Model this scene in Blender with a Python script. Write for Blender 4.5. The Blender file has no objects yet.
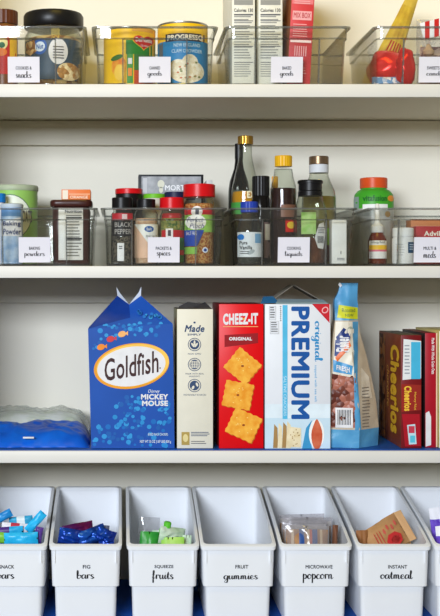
import bpy, bmesh, math, random
from mathutils import Vector, Matrix, noise
random.seed(4)
SC = bpy.context.scene
COL = SC.collection
S = 0.0018          # metres per unit of elevation drawing, at the shelf fronts
D = 2.08            # camera distance from the shelf fronts
PX0, PY0 = 120.0, 278.0
PI = math.pi

# ------------------------------------------------------------------ materials
def lin(c):
    c = c / 255.0
    return c / 12.92 if c <= 0.04045 else ((c + 0.055) / 1.055) ** 2.4
def rgb(c): return (lin(c[0]), lin(c[1]), lin(c[2]), 1)
MATS = {}
def mat(name, c, rough=0.5, metal=0.0, var=0.05, scale=40.0, spec=0.25, c2=None, pattern=None, bump=0.0, bscale=60.0, coat=0.0):
    if name in MATS: return MATS[name]
    m = bpy.data.materials.new(name); m.use_nodes = True
    nt = m.node_tree; b = nt.nodes['Principled BSDF']
    b.inputs['Roughness'].default_value = rough
    b.inputs['Metallic'].default_value = metal
    b.inputs['Specular IOR Level'].default_value = spec
    b.inputs['Coat Weight'].default_value = coat
    tc = nt.nodes.new('ShaderNodeTexCoord')
    ra = nt.nodes.new('ShaderNodeValToRGB')
    if pattern == 'voronoi':
        t = nt.nodes.new('ShaderNodeTexVoronoi'); t.inputs['Scale'].default_value = scale
        sx = nt.nodes.new('ShaderNodeSeparateColor')
        nt.links.new(tc.outputs['Object'], t.inputs['Vector'])
        nt.links.new(t.outputs['Color'], sx.inputs['Color'])
        nt.links.new(sx.outputs[0], ra.inputs['Fac'])
        bp = nt.nodes.new('ShaderNodeBump'); bp.inputs['Strength'].default_value = 0.6; bp.invert = True
        bp.inputs['Distance'].default_value = 0.004
        nt.links.new(t.outputs['Distance'], bp.inputs['Height']); nt.links.new(bp.outputs['Normal'], b.inputs['Normal'])
    else:
        t = nt.nodes.new('ShaderNodeTexNoise'); t.inputs['Scale'].default_value = scale
        t.inputs['Detail'].default_value = 4
        nt.links.new(tc.outputs['Object'], t.inputs['Vector'])
        nt.links.new(t.outputs['Fac'], ra.inputs['Fac'])
    base = rgb(c)
    if c2 is None:
        e0 = tuple(max(0, v * (1 - var)) for v in base[:3]) + (1,)
        e1 = tuple(min(1, v * (1 + var)) for v in base[:3]) + (1,)
    else:
        e0, e1 = base, rgb(c2)
    ra.color_ramp.elements[0].position = 0.35; ra.color_ramp.elements[0].color = e0
    ra.color_ramp.elements[1].position = 0.65; ra.color_ramp.elements[1].color = e1
    nt.links.new(ra.outputs['Color'], b.inputs['Base Color'])
    if bump:
        n2 = nt.nodes.new('ShaderNodeTexNoise'); n2.inputs['Scale'].default_value = bscale
        nt.links.new(tc.outputs['Object'], n2.inputs['Vector'])
        bp = nt.nodes.new('ShaderNodeBump'); bp.inputs['Strength'].default_value = bump; bp.inputs['Distance'].default_value = 0.003
        nt.links.new(n2.outputs['Fac'], bp.inputs['Height']); nt.links.new(bp.outputs['Normal'], b.inputs['Normal'])
    MATS[name] = m
    return m

def clear(name, tint, rough=0.05, refl=1.0, ior=1.5, body=0.0, body_c=(220, 220, 220), bump=0.0, edge=0.0):
    """thin clear plastic or glass: transparency with Fresnel reflection, a little body colour"""
    if name in MATS: return MATS[name]
    m = bpy.data.materials.new(name); m.use_nodes = True
    nt = m.node_tree; nt.nodes.clear()
    out = nt.nodes.new('ShaderNodeOutputMaterial')
    tr = nt.nodes.new('ShaderNodeBsdfTransparent'); tr.inputs['Color'].default_value = rgb(tint)
    gl = nt.nodes.new('ShaderNodeBsdfGlossy'); gl.inputs['Roughness'].default_value = rough
    if edge:
        lw = nt.nodes.new('ShaderNodeLayerWeight'); lw.inputs['Blend'].default_value = .5
        p3 = nt.nodes.new('ShaderNodeMath'); p3.operation = 'POWER'; p3.inputs[1].default_value = 3.0
        cm = nt.nodes.new('ShaderNodeMix'); cm.data_type = 'RGBA'
        cm.inputs[6].default_value = rgb(tint); cm.inputs[7].default_value = rgb(tuple(int(v * edge) for v in tint))
        nt.links.new(lw.outputs['Facing'], p3.inputs[0]); nt.links.new(p3.outputs[0], cm.inputs[0]); nt.links.new(cm.outputs[2], tr.inputs['Color'])
    fr = nt.nodes.new('ShaderNodeLayerWeight'); fr.inputs['Blend'].default_value = .5
    pw = nt.nodes.new('ShaderNodeMath'); pw.operation = 'POWER'; pw.inputs[1].default_value = 4.0
    ma = nt.nodes.new('ShaderNodeMath'); ma.operation = 'MULTIPLY_ADD'; ma.inputs[1].default_value = .92; ma.inputs[2].default_value = ((ior - 1) / (ior + 1)) ** 2
    nt.links.new(fr.outputs['Facing'], pw.inputs[0]); nt.links.new(pw.outputs[0], ma.inputs[0])
    mx = nt.nodes.new('ShaderNodeMixShader')
    sc = nt.nodes.new('ShaderNodeMath'); sc.operation = 'MULTIPLY'; sc.inputs[1].default_value = refl
    geo = nt.nodes.new('ShaderNodeNewGeometry')
    tc = nt.nodes.new('ShaderNodeTexCoord'); nz = nt.nodes.new('ShaderNodeTexNoise'); nz.inputs['Scale'].default_value = 30
    nt.links.new(tc.outputs['Object'], nz.inputs['Vector'])
    if bump:
        bp = nt.nodes.new('ShaderNodeBump'); bp.inputs['Strength'].default_value = bump; bp.inputs['Distance'].default_value = 0.004
        nt.links.new(nz.outputs['Fac'], bp.inputs['Height'])
        nt.links.new(bp.outputs['Normal'], gl.inputs['Normal']); nt.links.new(bp.outputs['Normal'], fr.inputs['Normal'])
    nt.links.new(ma.outputs[0], sc.inputs[0])
    nt.links.new(sc.outputs[0], mx.inputs[0]); nt.links.new(tr.outputs[0], mx.inputs[1]); nt.links.new(gl.outputs[0], mx.inputs[2])
    last = mx
    if body:
        df = nt.nodes.new('ShaderNodeBsdfDiffuse'); df.inputs['Color'].default_value = rgb(body_c)
        m2 = nt.nodes.new('ShaderNodeMixShader'); m2.inputs[0].default_value = body
        nt.links.new(mx.outputs[0], m2.inputs[1]); nt.links.new(df.outputs[0], m2.inputs[2]); last = m2
    nt.links.new(last.outputs[0], out.inputs['Surface'])
    MATS[name] = m
    return m

def pm(c, rough=0.45, **kw):   # printed / plain colour
    return mat('colour_%d_%d_%d_%d' % (c[0], c[1], c[2], int(rough * 100)), c, rough, **kw)

PAINT = mat('cream_paint', (226, 221, 205), 0.55, var=0.015, scale=8, bump=0.08, bscale=25)
PAINT_EDGE = mat('white_paint', (223, 221, 215), 0.45, var=0.012, scale=10)
WALLM = mat('wall_paint', (235, 230, 215), 0.6, var=0.02, scale=3, bump=0.1, bscale=14)
LINER = mat('blue_liner', (18, 80, 172), 0.5, var=0.08, scale=30)
CLEAR = clear('clear_plastic', (250, 251, 250), 0.04, 0.9, 1.45, body=0.012, edge=.82)
RIM = clear('clear_rim', (205, 208, 206), 0.06, 1.0, 1.7, body=0.10)
CARD = mat('card_white', (222, 221, 232), 0.55, var=0.01)
INK = mat('ink', (28, 28, 32), 0.6)
INKG = mat('ink_grey', (95, 95, 100), 0.6)
WPLAS = mat('white_plastic', (235, 238, 243), 0.32, var=0.01, scale=12)
GLASS = clear('bottle_glass', (240, 243, 236), 0.03, 1.0, 1.5, body=0.015, edge=.42)
FILM = clear('clear_film', (240, 240, 242), 0.12, 1.0, 1.6, body=0.10, bump=0.9)
TIN = mat('tin', (190, 188, 180), 0.28, 0.9)
WHITE = pm((228, 228, 232))
BLACK = pm((22, 22, 24), 0.35)

# ------------------------------------------------------------------ mesh builder
class M:
    def __init__(s): s.v = []; s.f = []; s.m = []; s.sm = []; s.mats = []
    def mi(s, m):
        if m not in s.mats: s.mats.append(m)
        return s.mats.index(m)
    def add(s, vs, fs, m, smooth=False):
        o = len(s.v); s.v += [tuple(p) for p in vs]; k = s.mi(m)
        for f in fs:
            s.f.append([o + i for i in f]); s.m.append(k); s.sm.append(smooth)
    def box(s, x0, x1, y0, y1, z0, z1, m, bev=0.0, mats=None):
        """mats: dict with keys front,back,left,right,top,bottom"""
        if bev > 0:
            bm = bmesh.new(); bmesh.ops.create_cube(bm, size=1)
            for q in bm.verts: q.co = Vector(((x0 + x1) / 2 + q.co.x * (x1 - x0), (y0 + y1) / 2 + q.co.y * (y1 - y0), (z0 + z1) / 2 + q.co.z * (z1 - z0)))
            bmesh.ops.bevel(bm, geom=bm.edges[:], offset=bev, segments=2, affect='EDGES', profile=0.5)
            bm.normal_update()
            for f in bm.faces:
                mm = m
                if mats:
                    n = f.normal
                    ax = max(range(3), key=lambda i: abs(n[i]))
                    key = (('left', 'right'), ('front', 'back'), ('bottom', 'top'))[ax][1 if n[ax] > 0 else 0]
                    mm = mats.get(key, m)
                s.add([q.co for q in f.verts], [list(range(len(f.verts)))], mm)
            bm.free(); return
        vs = [(x0, y0, z0), (x1, y0, z0), (x1, y1, z0), (x0, y1, z0), (x0, y0, z1), (x1, y0, z1), (x1, y1, z1), (x0, y1, z1)]
        for key, f in dict(bottom=(0, 3, 2, 1), top=(4, 5, 6, 7), front=(0, 1, 5, 4), right=(1, 2, 6, 5), back=(2, 3, 7, 6), left=(3, 0, 4, 7)).items():
            s.add([vs[i] for i in f], [(0, 1, 2, 3)], (mats or {}).get(key, m))
    def loft(s, rings, m, cap0=True, cap1=True, smooth=True, closed=True, mats=None):
        n = len(rings[0])
        for i in range(len(rings) - 1):
            mm = mats[i] if mats else m
            vs = list(rings[i]) + list(rings[i + 1])
            fs = [(j, (j + 1) % n, n + (j + 1) % n, n + j) for j in range(n if closed else n - 1)]
            s.add(vs, fs, mm, smooth)
        if cap0: s.add(rings[0], [list(range(n))[::-1]], mats[0] if mats else m)
        if cap1: s.add(rings[-1], [list(range(n))], mats[-1] if mats else m)
    def lathe(s, prof, m, cx=0, cy=0, seg=40, mats=None, rib=0, cap=True):
        rings = []
        for r, z in prof:
            rings.append([(cx + (r - (rib if (rib and j % 2) else 0)) * math.cos(2 * PI * j / seg), cy + (r - (rib if (rib and j % 2) else 0)) * math.sin(2 * PI * j / seg), z) for j in range(seg)])
        s.loft(rings, m, cap, cap, True, True, mats)
    def poly(s, mp, pts, m, h=0.0003, maxe=0.007):
        """a printed patch: polygon in drawing units mapped onto a surface"""
        bm = bmesh.new()
        vs = [bm.verts.new((p[0], p[1], 0)) for p in pts]
        try: bm.faces.new(vs)
        except ValueError: bm.free(); return
        if mp.curved:
            bmesh.ops.triangulate(bm, faces=bm.faces[:])
            for _ in range(3):
                L = [e for e in bm.edges if e.calc_length() * mp.k > maxe]
                if not L: break
                bmesh.ops.subdivide_edges(bm, edges=L, cuts=1)
                bmesh.ops.triangulate(bm, faces=[f for f in bm.faces if len(f.verts) > 3])
        bm.verts.index_update()
        s.add([mp(v.co.x, v.co.y, h) for v in bm.verts], [[v.index for v in f.verts] for f in bm.faces], m, mp.curved)
        bm.free()
    def rect(s, mp, x0, y0, x1, y1, m, h=0.0003): s.poly(mp, [(x0, y1), (x1, y1), (x1, y0), (x0, y0)], m, h)
    def ell(s, mp, cx, cy, rx, ry, m, h=0.0004, rot=0, n=28, a0=0, a1=2 * PI):
        pts = []
        for i in range(n):
            a = a0 + (a1 - a0) * i / (n if a1 - a0 > 6.2 else n - 1); x, y = rx * math.cos(a), ry * math.sin(a)
            pts.append((cx + x * math.cos(rot) - y * math.sin(rot), cy + x * math.sin(rot) + y * math.cos(rot)))
        s.poly(mp, pts, m, h)
    def text(s, mp, t, x0, y0, x1, y1, m, h=0.0005, rot=0, bold=0.0, slope=0.0, shear=0.0, script=False):
        V, F = script_mesh(t) if script else text_mesh(t, bold, shear)
        out = []
        for a, b, l in V:
            if rot == 0: px, py = x0 + a * (x1 - x0), y1 - b * (y1 - y0)
            elif rot == 90: px, py = x0 + b * (x1 - x0), y0 + a * (y1 - y0)      # reads downwards
            else: px, py = x1 - b * (x1 - x0), y1 - a * (y1 - y0)                # reads upwards
            out.append(mp(px, py - slope * (px - x0), h + .00003 * l))
        s.add(out, F, m)
    def lines(s, mp, x0, y0, x1, y1, n, m, fill=0.45, h=0.0004, jag=0.25):
        """rows of small print"""
        st = (y1 - y0) / n
        for i in range(n):
            xe = x1 - random.random() * jag * (x1 - x0)
            s.rect(mp, x0, y0 + i * st, xe, y0 + i * st + st * fill, m, h)
    def obj(s, name, parent=None, loc=(0, 0, 0), bevel=0):
        me = bpy.data.meshes.new(name)
        me.from_pydata(s.v, [], s.f)
        for m in s.mats: me.materials.append(m)
        for p, k, q in zip(me.polygons, s.m, s.sm): p.material_index = k; p.use_smooth = q
        bm = bmesh.new(); bm.from_mesh(me)
        bmesh.ops.remove_doubles(bm, verts=bm.verts, dist=1e-6)
        bm.to_mesh(me); bm.free()
        me.set_sharp_from_angle(angle=math.radians(38)); me.update()
        o = bpy.data.objects.new(name, me); COL.objects.link(o)
        o.location = loc
        if parent: o.parent = parent
        return o

_tc = {}
def text_mesh(t, bold=0.0, shear=0.0):
    key = (t, bold, shear)
    if key in _tc: return _tc[key]
    cu = bpy.data.curves.new('t', 'FONT'); cu.body = t; cu.offset = 0; cu.shear = shear; cu.resolution_u = 3
    cu.space_character = 1.0 + bold * 1.6
    ob = bpy.data.objects.new('t', cu); COL.objects.link(ob)
    dg = bpy.context.evaluated_depsgraph_get()
    me = bpy.data.meshes.new_from_object(ob.evaluated_get(dg))
    V = [(v.co.x, v.co.y) for v in me.vertices]; F = [tuple(p.vertices) for p in me.polygons]; Lz = [0] * len(V)
    bpy.data.objects.remove(ob); bpy.data.curves.remove(cu); bpy.data.meshes.remove(me)
    if bold:
        V0, F0 = V, F; V, F, Lz = [], [], []
        for dx, dy in ((0, 0), (bold, 0), (-bold, 0), (0, bold), (0, -bold), (bold * .7, bold * .7), (-bold * .7, bold * .7), (bold * .7, -bold * .7), (-bold * .7, -bold * .7)):
            o = len(V); Lz += [len(V) // len(V0)] * len(V0); V += [(a + dx, b + dy) for a, b in V0]; F += [tuple(i + o for i in f) for f in F0]
    xs = [v[0] for v in V]; ys = [v[1] for v in V]
    x0, x1, y0, y1 = min(xs), max(xs), min(ys), max(ys)
    V = [((a - x0) / (x1 - x0), (b - y0) / (y1 - y0), l) for (a, b), l in zip(V, Lz)]
    _tc[key] = (V, F); return V, F

# hand-lettered brush alphabet: strokes as point lists (baseline 0, x-height 1)
GL = {
 'a': (1.15, [[(.85,.85),(.45,1),(.08,.6),(.15,.12),(.5,.05),(.85,.75)], [(.88,1),(.84,.3),(1,.02),(1.2,.25)]]),
 'b': (1.05, [[(0,.3),(.35,1.3),(.3,2),(.12,1.9),(.1,.8),(.15,.1),(.5,0),(.85,.45),(.65,.9),(.25,.75)], [(.65,.9),(1.1,.7)]]),
 'c': (.9, [[(.75,.8),(.45,1),(.08,.6),(.15,.12),(.5,0),(.95,.3)]]),
 'd': (1.15, [[(.85,.85),(.45,1),(.08,.6),(.15,.12),(.5,.05),(.85,.75)], [(.95,2),(.86,1),(.84,.3),(1,.02),(1.2,.25)]]),
 'e': (.95, [[(.05,.4),(.5,.5),(.68,.85),(.42,1.02),(.1,.7),(.15,.15),(.5,0),(1,.3)]]),
 'f': (.8, [[(0,.3),(.5,1.4),(.5,2),(.3,1.9),(.25,.6),(.2,-.8),(.35,-.7),(.35,.1),(.85,.3)], [(0,1),(.6,1)]]),
 'g': (1.1, [[(.85,.85),(.45,1),(.08,.6),(.15,.12),(.5,.05),(.85,.75)], [(.88,1),(.8,-.6),(.5,-1),(.15,-.7),(.5,-.2),(1.15,.3)]]),
 'h': (1.15, [[(0,.3),(.35,1.4),(.3,2),(.12,1.8),(.1,0)], [(.1,.5),(.5,1),(.75,.75),(.75,.15),(.95,0),(1.2,.25)]]),
 'i': (.6, [[(0,.4),(.22,1),(.2,.3),(.35,0),(.65,.3)], [(.22,1.4),(.3,1.5)]]),
 'k': (1.05, [[(0,.3),(.35,1.4),(.3,2),(.12,1.8),(.1,0)], [(.75,.95),(.2,.5),(.7,.05),(1.1,.25)]]),
 'l': (.6, [[(0,.3),(.38,1.5),(.3,2),(.15,1.8),(.15,.3),(.35,0),(.65,.3)]]),
 'm': (1.6, [[(0,.5),(.15,1),(.15,0)], [(.15,.5),(.45,1),(.6,.8),(.6,0)], [(.6,.5),(.9,1),(1.1,.8),(1.1,.15),(1.3,0),(1.65,.3)]]),
 'n': (1.15, [[(0,.5),(.15,1),(.15,0)], [(.15,.5),(.5,1),(.7,.8),(.7,.15),(.88,0),(1.2,.3)]]),
 'o': (1.0, [[(.5,1),(.12,.75),(.12,.2),(.45,0),(.8,.3),(.75,.8),(.5,1),(.7,.85),(1.05,.8)]]),
 'p': (1.1, [[(0,.5),(.18,1.1),(.14,-.95)], [(.15,.5),(.5,1),(.85,.6),(.6,.05),(.2,.15)], [(.6,.05),(1.1,.3)]]),
 'q': (1.1, [[(.85,.85),(.45,1),(.08,.6),(.15,.12),(.5,.05),(.85,.75)], [(.88,1),(.82,-.95),(1.15,.3)]]),
 'r': (.85, [[(0,.5),(.2,1.05),(.18,0)], [(.18,.6),(.5,1),(.8,.85)]]),
 's': (.85, [[(.72,.85),(.42,1.05),(.15,.8),(.4,.52),(.66,.28),(.38,-.02),(.02,.15)], [(.55,.08),(.9,.25)]]),
 't': (.75, [[(0,.4),(.32,1.7),(.26,.3),(.45,0),(.8,.3)], [(0,1.1),(.65,1.15)]]),
 'u': (1.15, [[(0,.6),(.15,1),(.15,.3),(.4,0),(.75,.5),(.8,1),(.8,.2),(.95,0),(1.2,.3)]]),
 'w': (1.4, [[(0,.6),(.15,1),(.2,.1),(.4,.05),(.65,.9),(.7,.1),(.9,.05),(1.15,.95),(1.45,.85)]]),
 'y': (1.1, [[(0,.6),(.15,1),(.2,.35),(.45,.2),(.8,.9)], [(.85,1),(.75,-.6),(.45,-1),(.15,-.7),(.5,-.2),(1.15,.3)]]),
 'M': (1.9, [[(.1,0),(.45,1.9),(.5,1.6),(.85,.3),(1.3,1.9),(1.4,1.6),(1.5,.3),(1.7,0),(1.95,.3)]]),
}
def script_mesh(t):
    if ('s', t) in _tc: return _tc[('s', t)]
    V, F, Lz = [], [], []; x = 0.0
    for ch in t:
        w, strokes = GL[ch]
        for st in strokes:
            P = [Vector((p[0] + x, p[1])) for p in st]
            Q = [P[0] * 2 - P[1]] + P + [P[-1] * 2 - P[-2]]
            pts = []
            for i in range(1, len(Q) - 2):
                for j in range(4):
                    u = j / 4; a, b, c, d = Q[i - 1], Q[i], Q[i + 1], Q[i + 2]
                    pts.append(0.5 * ((2 * b) + (c - a) * u + (2 * a - 5 * b + 4 * c - d) * u * u + (3 * b - a - 3 * c + d) * u ** 3))
            pts.append(P[-1])
            o = len(V)
            for i, p in enumerate(pts):
                q = pts[min(i + 1, len(pts) - 1)] - pts[max(i - 1, 0)]
                q = q.normalized() if q.length > 1e-6 else Vector((1, 0))
                hw = 0.06 + 0.105 * max(0, -q.y)
                nrm = Vector((-q.y, q.x)) * hw
                V += [tuple(p + nrm), tuple(p - nrm)]; Lz += [(o // 7) % 8 + i * .03] * 2
            F += [(o + 2 * i, o + 2 * i + 1, o + 2 * i + 3, o + 2 * i + 2) for i in range(len(pts) - 1)]
        x += w
    xs = [v[0] for v in V]; ys = [v[1] for v in V]
    x0, x1, y0, y1 = min(xs), max(xs), min(ys), max(ys)
    V = [((a - x0) / (x1 - x0), (b - y0) / (y1 - y0), l) for (a, b), l in zip(V, Lz)]
    _tc[('s', t)] = (V, F); return V, F

# ------------------------------------------------------------------ things
class Flat:      # front face of a box, facing the room
    curved = False
    def __init__(s, T, y=0.0): s.T, s.k, s.y = T, T.k, y
    def __call__(s, px, py, h): return ((px - s.T.pc) * s.k, s.y - h, (s.T.pb - py) * s.k)
class Side:      # left or right face of a box: drawing x runs into the depth
    curved = False
    def __init__(s, T, x, sign, x0): s.T, s.k, s.x, s.sg, s.x0 = T, T.k, x, sign, x0
    def __call__(s, px, py, h): return (s.x + s.sg * h, (s.x0 - px) * s.k * s.sg * -1 if s.sg > 0 else (s.x0 - px) * s.k, (s.T.pb - py) * s.k)
class Cyl:       # wrapped on an upright cylinder
    curved = True
    def __init__(s, T, R, cy=None, cx=0.0): s.T, s.k, s.R, s.cy, s.cx = T, T.k, R * T.k, (cy if cy is not None else R * T.k), cx
    def __call__(s, px, py, h):
        q = ((px - s.T.pc) * s.k - s.cx) / s.R; q = max(-0.999, min(0.999, q)); a = math.asin(q); r = s.R + h
        return (s.cx + r * math.sin(a), s.cy - r * math.cos(a), (s.T.pb - py) * s.k)

class Thing:
    def __init__(s, name, label, cat, pc, y, zb, group=None, single=False):
        s.name, s.label, s.cat, s.group = name, label, cat, group
        s.k = S * (1 + y / D); s.pc = pc; s.y = y; s.zb = zb
        s.pb = PY0 - zb / s.k
        s.loc = ((pc - PX0) * s.k, y, zb)
        s.root = None
        if not single:
            s.root = bpy.data.objects.new(name, None); COL.objects.link(s.root); s.root.location = s.loc
            s.root.empty_display_size = 0.02
            s.tag(s.root)
    def tag(s, o):
        o['label'] = s.label; o['category'] = s.cat
        if s.group: o['group'] = s.group
    def part(s, name, m, parent=None, label=None):
        o = m.obj(name, parent or s.root)
        if label: o['label'] = label
        return o
    def single(s, m):
        s.root = m.obj(s.name, None, s.loc); s.tag(s.root); return s.root
    def h(s, py): return (s.pb - py) * s.k
    def x(s, px): return (px - s.pc) * s.k

def struct(name, m):
    o = m.obj(name); o['kind'] = 'structure'; return o

# ------------------------------------------------------------------ the pantry
def Zf(py): return (PY0 - py) * S
def Xf(px): return (px - PX0) * S
YB = 0.32
XL, XR = Xf(-50), Xf(524)
SH = [Zf(84), Zf(266), Zf(451), Zf(626)]           # shelf tops
TH = [0.0236, 0.0216, 0.0216, 0.0236]
TOP = 1.1
m = M(); m.box(XL - .02, XR + .02, YB, YB + .015, SH[3] - .12, TOP, WALLM); struct('wall_back', m)
m = M(); m.box(XL - .02, XL, -0.01, YB, SH[3] - .12, TOP, PAINT); struct('wall_left', m)
m = M(); m.box(XR, XR + .02, -0.01, YB, SH[3] - .12, TOP, PAINT); struct('wall_right', m)
m = M(); m.box(XL - .02, XR + .02, -0.01, YB + .015, TOP, TOP + .02, PAINT); struct('ceiling', m)
names = ['upper shelf carrying four clear bins, the highest shelf in view', 'middle shelf carrying four clear bins of spices and bottles',
         'lower shelf with blue liner carrying the upright cartons and boxes', 'bottom shelf with blue liner under the white bins']
for i in range(4):
    m = M(); z = SH[i]
    m.box(XL + .0005, XR - .0005, 0.014, YB - .0005, z - TH[i] + .001, z, PAINT)
    T = Thing('pantry_shelf', 'cream painted wooden ' + names[i], 'shelf', PX0, 0, 0)
    T.part('shelf_board', m)
    m = M(); m.box(XL + .0005, XR - .0005, 0.0, 0.0138, z - TH[i], z + (0 if i != 2 else 0.0), PAINT_EDGE, bev=0.0012)
    T.part('front_edging', m)
    if i < 3:
        m = M(); m.box(XL + .0005, XR - .0005, YB - .014, YB - .0006, z - TH[i] - .051, z - TH[i] - 0.0003, PAINT, bev=0.001)
        struct('trim_%d' % (i + 1), m)
for i in (2, 3):
    m = M(); m.box(XL + .002, XR - .002, 0.006, YB - .002, SH[i] + .0002, SH[i] + .0014, LINER)
    T = Thing('shelf_liner', 'deep blue liner sheet on the ' + ('shelf below the cartons and cereal boxes' if i == 2 else 'bottom shelf beneath the white bins'), 'liner', PX0, 0, 0, single=True)
    T.single(m)

# ------------------------------------------------------------------ clear bins
def ring(w, y0, y1, z, notch, nw, r=0.012, tf=0.0):
    """rounded rectangle, counter-clockwise from the front-left; front has a set-back middle"""
    P = []
    def arc(cx, cy, a0):
        for j in range(5):
            a = a0 + PI / 2 * j / 4; P.append((cx + r * math.cos(a), cy + r * math.sin(a), z))
    P.append((-nw - 0.004, y0, z)); P.append((-nw, y0 + notch, z)); P.append((nw, y0 + notch, z)); P.append((nw + 0.004, y0, z))
    arc(w / 2 - r, y0 + r, -PI / 2); arc(w / 2 - r, y1 - r, 0); arc(-w / 2 + r, y1 - r, PI / 2); arc(-w / 2 + r, y0 + r, PI)
    return P
def clear_bin(pc, shelf, label, word1, word2, w1, w2, base_dark=False):
    T = Thing('clear_bin', label, 'bin', pc, 0.006, SH[shelf] + .0004, 'clear plastic pantry bins')
    k = T.k; W, H, B = 127 * k, 58 * k, 0.268
    st = H - 12 * k; nw = 31 * k; t = 0.0022
    m = M()
    def sh(off, z0):
        o = off
        return [ring(W - 12 * k - 2 * o, .0165 + o, B - .016 - o, z0, .006, nw),
                ring(W - 9 * k - 2 * o, .0055 + o, B - .010 - o, st, .006, nw),
                ring(W - 7 * k - 2 * o, .0015 + o, B - .008 - o, st + .0015, .0, nw),
                ring(W - 6 * k - 2 * o, .001 + o, B - .006 - o, H - .002, .0, nw)]
    m.loft(sh(0, 0.0) + sh(t, t)[::-1], CLEAR, True, True, True)
    T.part('tray', m)
    m = M()   # rolled rim
    m.loft([ring(W - 6 * k, .001, B - .006, H - .0035, 0, nw), ring(W, -.002, B - .001, H - .0028, 0, nw), ring(W, -.002, B - .001, H, 0, nw),
            ring(W - 6 * k - 2 * t, .001 + t, B - .006 - t, H, 0, nw), ring(W - 6 * k - 2 * t, .001 + t, B - .006 - t, H - .0035, 0, nw)], RIM, False, False, False)
    T.part('rim', m)
    m = M()   # stacking step and the ribs beside the handle pocket
    m.loft([ring(W - 9 * k, .0048, B - .0095, st - .001, .006, nw), ring(W - 6.7 * k, .0010, B - .0075, st + .0002, .006, nw), ring(W - 6.7 * k, .0010, B - .0075, st + .0016, 0, nw)], RIM, False, False, False)
    for s in (-1, 1):
        a0, a1 = s * (nw + .002) - .0012, s * (nw + .002) + .0012
        m.loft([[(a0, .0155, .001), (a1, .0155, .001), (a1, .0215, .001), (a0, .0215, .001)], [(a0, .0045, st), (a1, .0045, st), (a1, .0105, st), (a0, .0105, st)]], RIM, smooth=False)
    T.part('rib', m)
    m = M(); m.loft([ring(W - 12.5 * k, .0163, B - .016, .0002, .006, nw), ring(W - 11.9 * k, .0157, B - .0155, .0045, .006, nw)],
                    clear('base_tint', (150, 152, 154), .1, 1, 1.5, body=.12, body_c=(120, 120, 120)), False, False, False)
    T.part('base', m)
    m = M(); f = Flat(T, .0075); y = 0
    top, bot = T.pb - 28.5, T.pb - 3
    m.box(-16 * k, 16 * k, .0075, .009, T.h(bot), T.h(top), CARD)
    f = Flat(T, .0075)
    lc = T.part('label_card', m, label='white card reading ' + word1.lower() + ' ' + word2); lc.rotation_euler = (math.radians(7.2), 0, 0); lc.location = (0, .0105, 0); m = M()
    m.text(f, word1, pc - w1 / 2, top + 9.5, pc + w1 / 2, top + 12.7, INK, .0002, bold=.02)
    m.text(f, word2, pc - w2 / 2, top + 14, pc + w2 / 2, top + 21, INK, .0002, script=True)
    T.part('lettering', m, lc)
    return T
clear_bin(23, 0, 'clear bin at left end of top shelf, its card reading snacks, holding the nut jar', 'COOKIES &', 'snacks', 16, 16)
clear_bin(155, 0, 'clear bin on the top shelf holding two food cans, card reading canned goods', 'CANNED', 'goods', 11, 15)
clear_bin(288, 0, 'clear bin on the top shelf holding three tall thin boxes, card reading baked goods', 'BAKED', 'goods', 9, 14)
clear_bin(437, 0, 'clear bin at right end of the top shelf, card reading candy, holding red bag', 'SWEETS &', 'candy', 16, 17)
clear_bin(34, 1, 'clear bin at left end of the middle shelf, card reading baking powders', 'BAKING', 'powders', 11, 21)
clear_bin(164, 1, 'clear bin full of red capped shakers, card reading packets and spices', 'PACKETS &', 'spices', 16, 14)
clear_bin(295, 1, 'clear bin of tall bottles on the middle shelf, card reading cooking liquids', 'COOKING', 'liquids', 14, 18)
clear_bin(432, 1, 'clear bin with medicine bottles at right end of middle shelf, card reading meds', 'MULTI &', 'meds', 13, 13)

FL0, FL1 = SH[0] + .0036, SH[1] + .0036     # inside floors of the clear bins

# generic lathe pieces given in drawing units ---------------------------------
def lat(T, m, prof, material, R, seg=40, mats=None, rib=0):
    m.lathe([(r * T.k, T.h(py)) for r, py in prof], material, 0, R * T.k, seg, mats, rib * T.k)
def cap_part(T, R, r, py0, py1, material, name='cap', rib=.35, seg=48, parent=None):
    m = M(); c = 0.6
    lat(T, m, [(r - .3, py1), (r, py1 - .3), (r, py0 + c), (r - c, py0)], material, R, seg, None, rib)
    return T.part(name, m, parent)

# ---------------- top shelf, left bin
NUTS = mat('mixed_nuts', (150, 100, 48), .5, pattern='voronoi', scale=75, c2=(226, 190, 130))
T = Thing('snack_jar', 'large clear jar of nuts with a wide black lid, in left bin on top shelf', 'jar', 51.8, .135, FL0)
R = 29.8
b = T.pb
m = M(); lat(T, m, [(R - 3, b), (R, b - 3), (R, 32), (R - 3, 27), (R - 3, 24)], GLASS, R); jb = T.part('jar_body', m)
m = M(); lat(T, m, [(R - 4, b - 1), (R - 1.4, b - 4), (R - 1.4, 37), (R - 4, 34)], NUTS, R); T.part('nuts', m)
m = M(); c = Cyl(T, R)
SL = pm((58, 78, 98)); 
m.poly(c, [(24, 38), (82.5, 38), (82.5, 58), (77, 62), (76, 79), (24, 79)][::-1], SL, .0004)
m.ell(c, 40, 46, 7, 8, pm((45, 90, 165)), .0007); m.ell(c, 40, 46, 5, 5, pm((210, 225, 240)), .0009)
m.text(c, 'Nut', 36.5, 43.5, 43.5, 48.5, pm((45, 90, 165)), .0012, bold=.02)
m.ell(c, 58, 51, 9.5, 13, WHITE, .0007); m.lines(c, 53, 46, 64, 60, 5, INKG, .4, .001)
m.ell(c, 68, 71, 11, 9, mat('nut_print', (178, 130, 70), .5, pattern='voronoi', scale=120, c2=(245, 225, 180)), .0009)
m.poly(c, [(25, 40), (34, 38.5), (37, 50), (30, 54), (25, 50)][::-1], NUTS, .0008)
T.part('label', m)
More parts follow.
